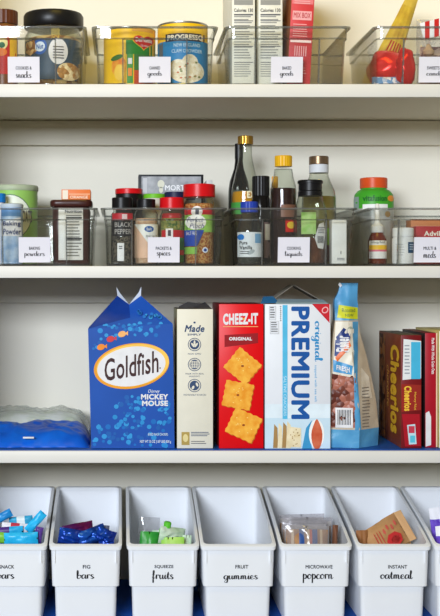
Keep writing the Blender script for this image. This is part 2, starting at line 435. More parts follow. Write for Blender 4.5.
m = M(); lat(T, m, [(R - 2, 23.5), (R - .2, 23), (R + 1, 20.5), (R + 1, 11), (R - .5, 8.3), (R - 5, 7.2), (R - 7, 8.2)], BLACK, R + .0, 60, None, .25); T.part('lid', m)

T = Thing('condiment_jar', 'small jar with brown ridged lid and red label at top left corner', 'jar', 3, .05, FL0)
R = 13.5
m = M(); lat(T, m, [(R - 2, T.pb), (R, T.pb - 2), (R, 27), (R - 1, 23)], mat('amber_fill', (120, 70, 30), .3), R); T.part('jar_body', m)
m = M(); c = Cyl(T, R); RED = pm((196, 34, 28)); YEL = pm((240, 190, 40))
m.rect(c, -8.5, 33, 15, 74, RED, .0004); m.rect(c, 9.5, 33, 15.8, 74, YEL, .0007)
m.ell(c, 1.5, 43, 6, 7, pm((238, 226, 160)), .0008); m.ell(c, 2, 45, 3, 3, pm((30, 100, 60)), .001); m.ell(c, 1, 52, 6, 4, pm((230, 120, 30)), .001)
T.part('label', m)
cap_part(T, R, R + .2, 8.5, 22.5, mat('brown_lid', (92, 48, 26), .35), 'lid', .5)

# ---------------- canned goods
def can(pc, R, top, y, label, paint, zb=FL0):
    T = Thing('food_can', label, 'can', pc, y, zb)
    m = M()
    lat(T, m, [(R - 1, T.pb), (R + .3, T.pb - .5), (R + .3, T.pb - 1.8), (R, T.pb - 2.2), (R, top + 2.4), (R + .4, top + 1.8), (R + .4, top + .6), (R - .5, top), (R - 1.2, top + .6), (R - 1.4, top + 2)], TIN, R, 48)
    T.part('tin', m)
    m = M(); paint(T, m, Cyl(T, R), R); T.part('paper_label', m)
    return T
GY = pm((246, 196, 22)); GRN = pm((30, 130, 30))
def peach(T, m, c, R):
    lat(T, m, [(R + .15, T.pb - 2.4), (R + .15, top1 + 2.6)], GY, R, 64)
    PE = mat('peach', (228, 120, 30), .5, scale=60, c2=(246, 190, 60)); 
    m.ell(c, 119, 66, 7.5, 10, PE, .0006); m.ell(c, 119.5, 72, 5, 8, pm((248, 205, 80)), .0008)
    m.ell(c, 117, 57, 6, 2.6, pm((60, 110, 40)), .001, rot=-.3)
    m.poly(c, [(126, 40), (155.5, 40), (155.5, 54), (126, 54)][::-1], GRN, .0005)
    m.rect(c, 127, 54, 133, 83, pm((70, 150, 60)), .0006); m.rect(c, 128, 58, 132, 64, WHITE, .0008); m.rect(c, 128, 68, 132, 76, pm((235, 140, 40)), .0008)
    m.rect(c, 134, 54, 155.5, 70, pm((60, 120, 50)), .0006); m.rect(c, 134, 70, 155.5, 84, pm((205, 80, 40)), .0006)
    # heart-like crest
    def crest(s, mm, h):
        pts = []
        for i in range(32):
            a = 2 * PI * i / 32
            x = 16 * math.sin(a) ** 3; y = 13 * math.cos(a) - 5 * math.cos(2 * a) - 2 * math.cos(3 * a) - math.cos(4 * a)
            pts.append((143.5 + x * s * .7, 41 - y * s * .55))
        m.poly(c, pts[::-1], mm, h)
    crest(1.0, YEL, .0009); crest(.9, pm((205, 30, 30)), .0012)
    m.text(c, 'DelMonte', 135.5, 37, 151.5, 41.5, WHITE, .0016, bold=.02)
    m.text(c, 'Quality', 140.5, 44, 148, 46.5, WHITE, .0016)
    m.rect(c, 132, 24.5 + 2.5, 155, 31, pm((220, 160, 60)), .0006)
top1 = 25.5
can(129.8, 26.3, top1, .035, 'yellow fruit can with peach picture and red crest, in canned goods bin', peach)
top2 = 20.5
def soup(T, m, c, R):
    BL = pm((30, 130, 190))
    lat(T, m, [(R + .15, T.pb - 2.4), (R + .15, 40), (R + .15, 22.8)], BL, R, 64, [BL, GY, GY])
    m.rect(c, 160, 40, 163.5, 83, pm((90, 100, 110)), .0005)
    m.rect(c, 166, 33, 205, 41, pm((42, 42, 52)), .0006)
    m.text(c, 'PROGRESSO', 168, 34.3, 203, 39.6, pm((245, 235, 215)), .001, bold=.03)
    m.text(c, 'RICH & HEARTY', 184, 26, 203, 28, pm((60, 50, 40)), .0009)
    m.text(c, 'NEW ENGLAND', 174, 43, 200, 46.5, pm((200, 230, 245)), .001, bold=.01)
    m.text(c, 'CLAM CHOWDER', 172, 49, 202, 52.5, pm((200, 230, 245)), .001, bold=.01)
    SP = mat('chowder', (226, 208, 170), .5, scale=140, c2=(250, 244, 226))
    m.ell(c, 187, 71, 17.5, 12, SP, .0007); m.ell(c, 190, 62, 8, 8, SP, .0008); m.ell(c, 178, 66, 8, 7, SP, .0009)
    for q in range(14):
        m.ell(c, 176 + random.random() * 24, 62 + random.random() * 17, 1.3, .9, pm(random.choice([(190, 150, 100), (120, 130, 70), (205, 120, 70)])), .0012, n=10)
can(184, 25.5, top2, .033, 'blue and yellow soup can with white chowder picture, in canned goods bin', soup)

# ---------------- baked goods boxes
def carton(name, label, cat, px0, px1, top, y, dep, zb, front, side=None, paint=None, group=None, sidepaint=None, bev=.0008, topm=None):
    T = Thing(name, label, cat, (px0 + px1) / 2, y, zb, group)
    k = T.k; w = (px1 - px0) * k
    m = M()
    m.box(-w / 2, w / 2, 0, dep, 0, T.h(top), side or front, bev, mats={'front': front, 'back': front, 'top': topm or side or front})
    if paint: paint(T, m, Flat(T))
    if sidepaint: sidepaint(T, m)
    o = T.part('carton', m)
    return T
CREAM = pm((232, 230, 218))
def whitebox(a, bq):
    def f(T, m, F):
        m.rect(F, a + 2, -8, bq - 2, 5, pm((150, 150, 146)), .0003)
        m.rect(F, a + 3, -6, bq - 3, 0, CREAM, .0005)
        m.text(F, 'Calories 130', a + 2, 8.5, bq - 2, 12, INK, .0004, bold=.02)
        for q, yy in enumerate((14, 20.5, 34, 46, 62)): m.rect(F, a + 2, yy, bq - 2, yy + (1.4 if q == 0 else .7), INKG, .0004)
        m.lines(F, a + 2, 16, bq - 3, 34, 6, pm((150, 150, 146)), .4)
        m.lines(F, a + 2, 36, bq - 3, 60, 9, pm((150, 150, 146)), .4)
        m.lines(F, a + 2, 64, bq - 3, 78, 6, pm((160, 160, 156)), .4)
    return f
a1 = carton('baking_mix_box', 'tall white box with nutrition panel, left of the three in baked goods bin', 'box', 232, 255, -38, .04, .19, FL0, CREAM, paint=whitebox(232, 255), group='white boxes in the baked goods bin')
a2 = carton('baking_mix_box', 'tall white box with nutrition panel, beside the pink box in baked goods bin', 'box', 258.5, 282.5, -40, .04, .19, FL0, CREAM, paint=whitebox(258.5, 282.5), group='white boxes in the baked goods bin')
def pinkbox(T, m, F):
    P1 = pm((236, 170, 172)); P2 = pm((225, 120, 125))
    m.rect(F, 288, -40, 309, 4, P2, .0003)
    m.lines(F, 290, -6, 307, 5, 5, P1, .4, .0005)
    m.rect(F, 289, 11, 308, 20, P1, .0004); m.text(F, 'MIX BOX', 290, 12.5, 307, 18, pm((190, 60, 66)), .0006, bold=.02)
    m.rect(F, 288, 40, 309, 42.5, pm((250, 225, 225)), .0005)
    for i in range(6): m.rect(F, 292.5 + i * 2.2, 46, 293.6 + i * 2.2, 56, P1, .0005)
    m.lines(F, 290, 24, 306, 38, 6, P1, .35, .0005); m.lines(F, 290, 62, 306, 78, 6, P1, .35, .0005)
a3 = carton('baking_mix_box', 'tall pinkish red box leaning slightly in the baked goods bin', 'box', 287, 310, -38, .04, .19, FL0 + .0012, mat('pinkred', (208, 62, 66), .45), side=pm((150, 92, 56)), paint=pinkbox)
a3.root.rotation_euler = (0, math.radians(3.0), 0)

# ---------------- pouches and bags
def pouch(m, w, h, t, material, seed=0, wr=.18, nu=16, nv=18, p=2.6, crimp=.04, mats=None, z0=0.0, taper=0.0):
    """sealed film packet standing in x-z, thickness in y"""
    rnd = random.Random(seed); off = Vector((rnd.random() * 50, rnd.random() * 50, 0))
    for side in (1, -1):
        vs = []; fs = []; fm = []
        for j in range(nv + 1):
            v = j / nv; bv = abs(2 * v - 1)
            for i in range(nu + 1):
                u = i / nu; au = abs(2 * u - 1)
                e = (max(0, 1 - au ** p)) * (max(0, 1 - max(0, (bv - crimp)) ** p if bv < 1 - crimp else 0))
                nn = noise.noise(Vector((u * 5, v * 5, side * 3.0)) + off)
                n2 = noise.noise(Vector((u * 14, v * 14, side * 3.0)) + off)
                d = t / 2 * (e * (1 + wr * 2.2 * nn) + .25 * wr * n2 * (e ** .5))
                x = (u - .5) * w * (1 - .04 * (1 - au) * 0 + .03 * nn * (1 - e)); z = z0 + v * h
                x *= 1 - taper * v
                vs.append((x, -side * d + .15 * t * math.sin(v * 9 + off.x) * (1 - e) * .3, z))
        n = nu + 1
        for j in range(nv):
            for i in range(nu):
                f = (j * n + i, j * n + i + 1, (j + 1) * n + i + 1, (j + 1) * n + i)
                fs.append(f if side == 1 else f[::-1]); fm.append((i / nu, j / nv))
        if mats:
            for f, (u, v) in zip(fs, fm):
                m.add([vs[q] for q in f], [(0, 1, 2, 3)], mats(u, v), True)
        else: m.add(vs, fs, material, True)
def place_pouch(name, label, cat, px, py, y, w, h, t, material, rot=(0, 0, 0), seed=0, zb=None, group=None, mats=None, wr=.18, deco=None, p=2.6, taper=0):
    """px,py: where its foot stands in the elevation at depth y (py None: uses zb)"""
    k = S * (1 + y / D)
    z = zb if zb is not None else (PY0 - py) * k
    T = Thing(name, label, cat, px, y, z, group, single=True)
    m = M(); pouch(m, w, h, t, material, seed, wr, mats=mats, p=p, taper=taper)
    if deco: deco(T, m)
    o = T.single(m); o.rotation_euler = rot
    return o
# ---------------- candy bin
YB1 = mat('yellow_film', (214, 186, 62), .35, scale=30, c2=(180, 142, 48), bump=.4)
def ybag(u, v):
    if .28 < v < .5 and .2 < u < .85 and int(u * 16) % 2 == 0: return pm((170, 40, 30))
    if v > .88: return pm((205, 175, 70))
    return YB1
o = place_pouch('candy_bag', 'yellow candy bag leaning diagonally at the back of candy bin', 'bag', 375, None, .19, .062, .20, .02, YB1, rot=(0, math.radians(23), math.radians(8)), seed=3, zb=FL0 + .018, mats=ybag, wr=.3, taper=.62)
REDF = mat('red_foil', (208, 22, 22), .22, .35, scale=20, c2=(235, 50, 40), bump=.5, bscale=30)
T = Thing('candy_bag', 'shiny red foil bag bulging behind the front of the candy bin', 'bag', 388, .10, FL0)
def ball(m, rx, ry, rz, material, seed, amp=.12, nu=28, nv=18):
    rings = []
    for j in range(nv + 1):
        th = PI * (.02 + .96 * j / nv)
        row = []
        for i in range(nu):
            a = 2 * PI * i / nu; d = Vector((math.sin(th) * math.cos(a), math.sin(th) * math.sin(a), -math.cos(th)))
            n = 1 + amp * (noise.noise(d * 1.6 + Vector((seed, 0, 0))) + .6 * abs(noise.noise(d * 4 + Vector((seed, 3, 0)))))
            row.append((d.x * rx * n, d.y * ry * n, d.z * rz * n))
        rings.append(row)
    m.loft(rings, material)
m = M(); ball(m, .0375, .03, .034, REDF, 8, .16); T.part('foil', m).location = (.007, .036, .048)
m = M(); pouch(m, .055, .026, .012, mat('bluewhite_print', (120, 165, 215), .4, pattern='voronoi', scale=140, c2=(240, 240, 245)), 5, .2); T.part('printed_panel', m).location = (-.002, .003, 0.001)
T = Thing('candy_bag', 'smaller red foil packet between the big red bag and knotted clear bag', 'bag', 409, .045, FL0 + .003)
m = M(); ball(m, .018, .018, .034, REDF, 12, .2); T.part('foil', m).location = (0, .025, .036)
T = Thing('candy_bag', 'knotted clear bag of candy with a red striped tag, right end of top shelf', 'bag', 444, .09, FL0 + .0006)
m = M(); pouch(m, .088, .138, .06, FILM, 21, .5, nu=22, nv=24); T.part('clear_film', m).location = (0, .03, 0)
m = M(); CANDY = mat('candies', (120, 60, 50), .35, pattern='voronoi', scale=55, c2=(205, 170, 150))
pouch(m, .075, .085, .045, CANDY, 22, .4, p=2.2); T.part('candies', m).location = (0, .03, .002)
m = M()
for i in range(6):
    a = -1.2 + i * .42
    m.add([(0, 0, 0), (math.sin(a) * .018, .004 * (i % 2), .008 + .02 * math.cos(a * .6)), (math.sin(a + .3) * .018, .004, .008 + .02 * math.cos(a * .6))], [(0, 1, 2)], FILM)
m.lathe([(.002, -.004), (.009, 0), (.011, .006), (.006, .012), (.003, .02)], mat('knot_film', (190, 160, 130), .4), 0, 0, 16)
T.part('knot', m).location = (-.031, -.006, .065)
m = M(); 
m.box(-.028, .022, .028, .031, .096, .128, WHITE, .001)
for i in range(3): m.add([(-.026 + i * .018, .0275, .096), (-.017 + i * .018, .0275, .096), (-.009 + i * .018, .0275, .128), (-.018 + i * .018, .0275, .128)], [(0, 1, 2, 3)], RED)
q = T.part('paper_tag', m, label='white and red striped tag'); q.rotation_euler = (0, math.radians(-14), 0); q.location = (.008, -.045, .004)

# ---------------- baking powders bin
T = Thing('formula_can', 'large green and white canister with pale lid in the baking powders bin', 'canister', 13.5, .125, FL1)
R = 22.5; LG = pm((150, 200, 100)); 
m = M(); lat(T, m, [(R - 1, T.pb), (R, T.pb - 1), (R, 189)], LG, R, 48)
c = Cyl(T, R); m.ell(c, 10, 217, 20, 22, pm((232, 240, 226)), .0006); m.ell(c, 10, 217, 20.8, 23, pm((90, 120, 90)), .0003)
m.text(c, 'OATS', 22, 210, 31, 222, INKG, .0012, bold=.02); T.part('canister_body', m)
m = M(); lat(T, m, [(R + .3, 190), (R + .9, 189), (R + .9, 186), (R, 184.3), (R - 2, 184)], pm((178, 190, 160)), R, 48); T.part('lid', m)
T = Thing('cornstarch_bottle', 'blue topped container beside baking powder at the left frame edge', 'bottle', -2, .089, FL1)
R = 8; m = M(); lat(T, m, [(R, T.pb), (R, 205), (R - 3, 202)], WHITE, R); T.part('bottle_body', m)
cap_part(T, R, 7, 193, 202, pm((20, 120, 205)), 'cap')
T.root.location.x = (-2 - PX0) * T.k
T = Thing('baking_powder_can', 'blue and white canister labelled baking powder, front of left middle bin', 'canister', 9.5, .045, FL1)
R = 10.8
T.root.location.x = (10.8 - PX0) * T.k; T.pc = 10.8
R = 11.2; BW = mat('blue_white_wrap', (140, 175, 215), .4, scale=45, c2=(205, 222, 240))
m = M(); lat(T, m, [(R - .6, T.pb), (R, T.pb - 1), (R, 206)], BW, R, 48)
c = Cyl(T, R); m.poly(c, [(1, 222), (20, 217), (21, 236), (1, 236)][::-1], WHITE, .0005)
m.text(c, 'Baking', 3, 221, 20, 227, pm((40, 60, 110)), .0009, bold=.02); m.text(c, 'Powder', 3.5, 228.5, 20, 234.5, pm((40, 60, 110)), .0009, bold=.02)
m.rect(c, 1, 208, 20, 216, pm((90, 140, 195)), .0006); T.part('canister_body', m)
m = M(); lat(T, m, [(R + .2, 207), (R + .5, 206), (R + .5, 204), (R - 1, 203)], pm((190, 205, 220)), R, 40); T.part('lid', m)

DB = mat('dark_brown_plastic', (62, 30, 26), .3, var=.05)
T = Thing('cocoa_jar', 'dark brown square jar with white nutrition label, in baking powders bin', 'jar', 71, .04, FL1)
k = T.k; m = M()
m.loft([[(x, y + .033, T.h(py)) for x, y, _ in ring(w * k, -.033 * s, .033 * s, 0, 0, 5 * k, .012 * s)] for w, s, py in ((35, .9, T.pb), (37, .98, T.pb - 2), (38, 1, 210), (34, .9, 206))], DB, smooth=True)
T.part('jar_body', m)
m = M(); F = Flat(T, -.0004); m.rect(F, 58.5, 208, 83, 260, pm((222, 220, 214)), .0004)
m.text(F, 'Nutrition', 65, 209.5, 82, 213, INK, .0008, bold=.02)
m.lines(F, 66, 215, 82, 258, 14, pm((120, 118, 112)), .4, .0007); m.rect(F, 66, 217, 82, 218.2, INK, .0008); m.rect(F, 66, 238, 82, 239.5, INK, .0008)
m.rect(F, 59.5, 210, 64.5, 258, pm((236, 236, 232)), .0006); T.part('nutrition_label', m)
m = M(); m.loft([[(x, y + .033, T.h(py)) for x, y, _ in ring(w * k, -.033 * s, .033 * s, 0, 0, 5 * k, .012)] for w, s, py in ((41, 1.06, 206.5), (42.5, 1.1, 205), (42.5, 1.1, 201.5), (40, 1.05, 199.8))], DB, smooth=True)
T.part('lid', m)
T2 = Thing('gelatin_box', 'small orange and white box lying on the dark brown jar', 'box', 76, .045, T.zb + T.h(199.8) + .0006)
m = M(); w = 29 * T2.k; m.box(-w / 2, w / 2, 0, .055, 0, 10.2 * T2.k, pm((226, 120, 60)), .0008)
F = Flat(T2); t0 = T2.pb - 10; m.rect(F, 62.5, t0 + .5, 68, t0 + 9.5, pm((235, 225, 210)), .0003); m.rect(F, 69, t0 + 4, 90, t0 + 5, pm((240, 180, 140)), .0003)
m.text(F, 'ORANGE', 70, t0 + 6, 88, t0 + 9, pm((250, 225, 200)), .0004, bold=.02)
T2.part('carton', m)

# ---------------- packets & spices
RC = mat('red_cap', (206, 20, 28), .3, var=.03)
def shaker(label, pc, R, top, captop, y, capr, fill, paint, capm=RC, zb=FL1, neck=2, body=GLASS):
    T = Thing('spice_shaker', label, 'shaker', pc, y, zb, 'spice shakers in the spices bin')
    cb = top
    m = M(); lat(T, m, [(R - 1, T.pb), (R, T.pb - 1.5), (R, cb + 6), (R - neck, cb + 3), (R - neck, cb)], body, R); T.part('bottle_body', m)
    if fill:
        m = M(); lat(T, m, [(R - 1.6, T.pb - 1), (R - .8, T.pb - 2), (R - .8, cb + fill[1]), (R - 2, cb + fill[1] - 1)], fill[0], R); T.part('seasoning', m)
    if paint: m = M(); paint(T, m, Cyl(T, R)); T.part('label', m)
    cap_part(T, R, capr, captop, cb + .3, capm, 'cap', .3)
    return T
PEP = mat('peppercorns', (22, 20, 20), .5, pattern='voronoi', scale=330, c2=(120, 108, 96))
def p1(T, m, c):
    m.rect(c, 112.5, 213, 132.5, 220, pm((190, 20, 40)), .0005); m.rect(c, 122, 214, 127, 219, pm((225, 200, 205)), .0008)
    m.rect(c, 112.5, 220, 132.5, 236, pm((28, 26, 28)), .0005)
    m.text(c, 'BLACK', 115, 222, 131, 227, pm((170, 165, 160)), .0008, bold=.02); m.text(c, 'PEPPER', 115, 229, 131, 234, pm((170, 165, 160)), .0008, bold=.02)
    m.rect(c, 117.5, 243, 124, 261, pm((236, 236, 236)), .0008); m.lines(c, 119, 246, 122.5, 250, 2, INKG, .5, .0012)
shaker('black pepper grinder with red band and black collar, front left of spices bin', 122.3, 11.3, 208, 197, .028, 10.5, (PEP, 8), p1, BLACK)
m = M()
T = Thing('spice_shaker', 'black shaker with a wide red cap standing behind the pepper grinder', 'shaker', 129, .10, FL1, 'spice shakers in the spices bin')
R = 13.5
m = M(); lat(T, m, [(R - 1, T.pb), (R, T.pb - 1.5), (R, 193.5)], BLACK, R); T.part('bottle_body', m)
cap_part(T, R, R + .4, 188, 193.3, RC, 'cap', .3)
SALT = mat('pink_salt', (216, 160, 130), .5, scale=250, c2=(240, 205, 180))
def p2(T, m, c):
    m.rect(c, 134.8, 224, 157.5, 258, pm((232, 190, 160)), .0005); m.poly(c, [(134.8, 224), (157.8, 224), (157.8, 240), (148, 243), (143, 236)][::-1], pm((240, 240, 232)), .0007)
    m.ell(c, 149, 229, 4.5, 3, pm((30, 90, 165)), .001); m.text(c, 'Salt', 146.5, 227.5, 151.5, 230.5, WHITE, .0013, bold=.02)
    m.text(c, 'PINK SALT', 146, 235, 156.5, 238, INKG, .001)
shaker('shaker of pink salt with black cap behind the spices card', 146.3, 12, 207, 198.5, .038, 9.5, (SALT, 12), p2, BLACK)
HERB = mat('mixed_herb', (70, 110, 50), .6, scale=220, c2=(180, 170, 90))
SPI = mat('orange_seasoning', (190, 100, 40), .6, pattern='voronoi', scale=420, c2=(236, 180, 110))
def p3(T, m, c):
    m.rect(c, 162, 230, 184, 237.5, pm((190, 24, 34)), .0005); m.rect(c, 166, 228.5, 173, 238, pm((238, 230, 225)), .0008); m.rect(c, 168, 230, 171, 236, pm((60, 40, 40)), .001)
    m.rect(c, 162, 237.5, 184, 262, pm((60, 130, 50)), .0005); m.rect(c, 178, 250, 184, 255, pm((200, 30, 34)), .0008)
T = shaker('short red capped spice shaker with red middle band, beside the tall seasoning shaker', 172.3, 12.3, 209, 197, .038, 12.3, (HERB, 10), p3, RC)
m = M(); R = 12.3; lat(T, m, [(9.8, 221.5), (10.2, 220.5), (10.2, 214), (9.8, 213)], RC, R, 40)
q = T.part('inner_band', m)
def p4(T, m, c):
    m.rect(c, 185.5, 208, 215.5, 214.5, pm((200, 26, 36)), .0005); m.ell(c, 197, 211.5, 5.5, 5.5, pm((236, 232, 232)), .0008); m.rect(c, 195.5, 208.5, 199, 214.5, pm((60, 60, 80)), .001)
    m.rect(c, 185.5, 214.5, 215.5, 232, pm((150, 200, 90)), .0005); m.ell(c, 196, 222, 10, 7.5, pm((244, 244, 240)), .0008)
    m.text(c, 'Perfect', 188, 217, 203, 222, pm((60, 60, 120)), .0012, shear=.3); m.text(c, 'Pinch', 190, 223.5, 204, 228, pm((60, 60, 120)), .0012, shear=.3)
    m.poly(c, [(185.5, 230), (204, 230), (199, 242), (197, 246), (185.5, 246)][::-1], pm((30, 70, 170)), .0009)
    m.text(c, 'SALT FREE', 187, 231.5, 197, 235, WHITE, .0013); m.rect(c, 185.5, 247, 197, 254, pm((140, 195, 80)), .0007)
    m.ell(c, 205, 250, 2.8, 2.8, pm((225, 232, 245)), .001); m.ell(c, 205, 250, 1.6, 1.6, pm((40, 70, 150)), .0013)
shaker('tallest red capped seasoning shaker with green, white and blue label', 200.2, 15.3, 196, 183.5, .036, 16.2, (SPI, 8), p4, RC, neck=1.6)
T = Thing('spice_shaker', 'green capped shaker mostly hidden behind the pink salt shaker', 'shaker', 154.8, .105, FL1, 'spice shakers in the spices bin')
R = 11; m = M(); lat(T, m, [(R - 1, T.pb), (R, T.pb - 1.5), (R, 198)], pm((200, 196, 186)), R); T.part('bottle_body', m)
cap_part(T, R, R + .3, 193.5, 198, pm((110, 190, 40)), 'cap', .3)
T = Thing('spice_shaker', 'dark navy capped shaker hidden behind the short red capped shaker', 'shaker', 176, .10, FL1, 'spice shakers in the spices bin')
R = 11; m = M(); lat(T, m, [(R - 1, T.pb), (R, T.pb - 1.5), (R, 198)], pm((160, 140, 120)), R); T.part('bottle_body', m)
cap_part(T, R, R + .3, 191.5, 198, pm((28, 34, 70)), 'cap', .3)
def mor(T, m, F):
    m.rect(F, 141.5, 176.5, 201, 250, mat('silver_print', (150, 152, 156), .4, scale=60, c2=(185, 187, 190)), .0004)
    m.rect(F, 143, 178, 147, 240, pm((205, 206, 208)), .0006)
    m.text(F, 'MORTON', 165, 185, 196, 190.5, pm((245, 245, 245)), .0008, bold=.03)
    m.ell(F, 161, 184, 3.5, 4, pm((228, 226, 205)), .0008); m.ell(F, 161, 190, 2, 3, pm((228, 226, 205)), .0008)
    m.rect(F, 169, 193, 195, 200, pm((30, 42, 74)), .0008)
carton('salt_box', 'grey and black carton standing at the back of the spices bin', 'box', 138.5, 203.5, 174.5, .17, .05, FL1, pm((30, 32, 36)), paint=mor, side=pm((70, 72, 76)))
carton('sauce_packet_box', 'thin white box at the right end inside the spices bin', 'box', 206.5, 212.5, 180, .15, .07, FL1, pm((214, 214, 210)))

# ---------------- cooking liquids
DKGL = mat('dark_glass', (20, 18, 18), .12, var=.02)
T = Thing('wine_vinegar_bottle', 'dark slender bottle partly hidden behind gold capped oil bottle', 'bottle', 240, .188, FL1)
R = 10.4; m = M(); lat(T, m, [(R - 1, T.pb), (R, T.pb - 1.5), (R, 188), (R - 1, 181), (5, 168), (4, 160), (3.8, 144), (3.3, 143)], DKGL, R); T.part('bottle_body', m)
m = M(); c = Cyl(T, R); m.rect(c, 227, 190, 249, 240, pm((90, 100, 90)), .0005); T.part('label', m)
m = M(); lat(T, m, [(4.2, 158), (4.2, 143), (3.5, 142.5)], BLACK, R); T.part('cap', m)
OIL = mat('golden_oil', (206, 146, 26), .12, var=.04); DOIL = mat('deep_oil', (84, 62, 24), .12, var=.1)
T = Thing('oil_bottle', 'tall clear bottle of golden oil with a gold screw cap', 'bottle', 247, .125, FL1)
R = 14.4; m = M(); lat(T, m, [(R - 1, T.pb), (R, T.pb - 1.5), (R, 195), (R - 1, 185), (R - 4, 172), (8, 162), (6.6, 154), (6.4, 143)], GLASS, R); T.part('bottle_body', m)
m = M(); lat(T, m, [(R - 1.5, T.pb - 1), (R - .8, T.pb - 2), (R - .8, 208), (R - .8, 195), (R - 1.8, 191)], OIL, R, 40, [DOIL, DOIL, OIL, OIL]); T.part('oil', m)
m = M(); c = Cyl(T, R); m.rect(c, 231.5, 202, 242, 214, pm((70, 150, 70)), .0006); m.text(c, 'EX', 247, 191, 255, 198, pm((250, 240, 200)), .0006, bold=.04); T.part('label', m)
m = M(); m.lathe([(0, 0)], OIL) if False else None
cap_part(T, R, 7.8, 134.5, 143, mat('gold_cap', (172, 130, 50), .3, .7), 'cap', .3)
T = Thing('vinegar_bottle', 'dark bottle with a tall black screw cap behind blue capped bottle', 'bottle', 262, .088, FL1)
R = 9.5; m = M(); lat(T, m, [(R - 1, T.pb), (R, T.pb - 1.5), (R, 200), (R - 1.5, 195)], DKGL, R); T.part('bottle_body', m)
m = M(); c = Cyl(T, R); m.rect(c, 264, 222, 271, 258, pm((110, 90, 90)), .0005); m.rect(c, 265, 224, 270, 240, pm((190, 185, 178)), .0008); T.part('label', m)
cap_part(T, R, 8.8, 175.5, 195.5, BLACK, 'cap', .4)
T = Thing('extract_bottle', 'small clear bottle with bright blue cap and white label', 'bottle', 250.7, .036, FL1)
R = 13; m = M(); lat(T, m, [(R - 1, T.pb), (R, T.pb - 1.5), (R, 231), (R - 1, 226), (8.5, 218), (8, 212)], GLASS, R); T.part('bottle_body', m)
m = M(); c = Cyl(T, R); LB = pm((226, 232, 236)); m.rect(c, 238.5, 232, 262.5, 257, LB, .0005)
m.ell(c, 241.5, 237, 3, 3, pm((20, 120, 205)), .0008); m.text(c, 'Pure', 240.5, 241, 247.5, 244.5, INK, .001, bold=.02); m.text(c, 'Vanilla', 240.5, 245.5, 252, 249.5, INK, .001, bold=.02); m.lines(c, 241, 251, 250, 255, 2, INKG, .4, .001)
m.rect(c, 255, 233.5, 261, 243, pm((120, 170, 210)), .0008); m.ell(c, 251, 252, 4, 2, pm((170, 180, 185)), .0008, rot=-.5); T.part('label', m)
m = M(); lat(T, m, [(R - 1.5, T.pb - 1), (R - .8, T.pb - 2), (R - .8, 256)], mat('clear_liquid', (60, 62, 60), .2), R); T.part('liquid', m)
cap_part(T, R, 8.8, 201, 212, mat('blue_cap', (34, 62, 168), .35), 'cap', .35)
T = Thing('hot_sauce_bottle', 'slim bottle with orange yellow cap beside the honey bottle', 'bottle', 275.5, .16, FL1)
R = 4.8; m = M(); lat(T, m, [(R, T.pb), (R, 205), (R, 188)], pm((176, 44, 30)), R, 30, [pm((60, 110, 40)), pm((176, 44, 30)), pm((176, 44, 30))]); T.part('bottle_body', m)
cap_part(T, R, 3.2, 176, 188, pm((238, 170, 30)), 'cap', .2)
T = Thing('syrup_bottle', 'ribbed clear bottle of dark syrup with a yellow cap', 'bottle', 285.3, .10, FL1)
R = 13.5; m = M()
lat(T, m, [(R - 1, T.pb), (R, T.pb - 2), (R, 205), (R - .6, 200), (R, 192), (R - 1, 184), (R - 3.5, 175), (9, 168)], GLASS, R, 32, None, .5); T.part('bottle_body', m)
SY = mat('syrup_and_reflection', (46, 18, 12), .15)
m = M(); lat(T, m, [(R - 1.8, T.pb - 1), (R - 1.2, T.pb - 2), (R - 1.2, 188), (R - 1.8, 187.5)], SY, R); T.part('syrup', m)  # real syrup below; raised upper part stands in for a black reflection
m = M(); c = Cyl(T, R); m.rect(c, 281, 204.5, 298, 217, pm((120, 84, 66)), .0006); m.rect(c, 285.5, 219, 298, 232, pm((206, 36, 26)), .0006); m.ell(c, 291, 225, 4, 3.5, pm((240, 200, 60)), .0009)
T.part('label', m)
m = M(); lat(T, m, [(9, 186), (9.4, 184), (9.2, 178), (8, 176)], BLACK, R); 
cap_part(T, R, 8.8, 154.5, 165.5, mat('yellow_cap', (244, 184, 22), .35), 'cap', .35)
T = Thing('salad_dressing_bottle', 'dressing bottle with black ribbed lid and lime green label patch', 'bottle', 313, .034, FL1)
R = 17
m = M(); lat(T, m, [(R - 1.5, T.pb), (R, T.pb - 2), (R, 218), (R - 1, 208), (R - 4, 199), (12, 194)], GLASS, R); T.part('bottle_body', m)
VN = mat('vinaigrette', (92, 48, 30), .25, c2=(118, 66, 40), scale=60)
m = M(); lat(T, m, [(R - 2.2, T.pb - 1), (R - 1, T.pb - 2), (R - 1, 238), (R - 1.6, 237.5)], VN, R); T.part('dressing', m)
m = M(); c = Cyl(T, R); 
m.rect(c, 302, 212, 316, 234, mat('lime_patch', (140, 190, 90), .5, c2=(175, 205, 130), scale=60), .0005); m.poly(c, [(319, 224), (324, 222), (326, 232), (323.5, 249), (318, 248), (314.5, 238)][::-1], pm((216, 216, 212)), .0009)
for i in range(6): m.rect(c, 317.5 + i * 1.1, 236, 318.1 + i * 1.1, 243, INK, .0012)
m.lines(c, 318, 227, 325, 234, 4, INKG, .4, .0012, .1)
T.part('label', m)
cap_part(T, R, 11.8, 181.5, 190, BLACK, 'lid', .4)
m = M(); lat(T, m, [(12.4, 195), (12.4, 190.5), (11, 190)], BLACK, R); T.part('collar', m)
m = M(); lat(T, m, [(12.8, 182.2), (12.8, 180), (12, 179)], BLACK, R); T.part('lid_top', m)
T = Thing('wine_bottle', 'clear bottle with bronze cap and white neck band behind dressing', 'bottle', 321.8, .11, FL1)
R = 17.2; m = M(); lat(T, m, [(R - 1.5, T.pb), (R, T.pb - 2), (R, 198), (R - 1, 190), (R - 5, 181), (9.8, 175), (9.3, 171)], GLASS, R); T.part('bottle_body', m)
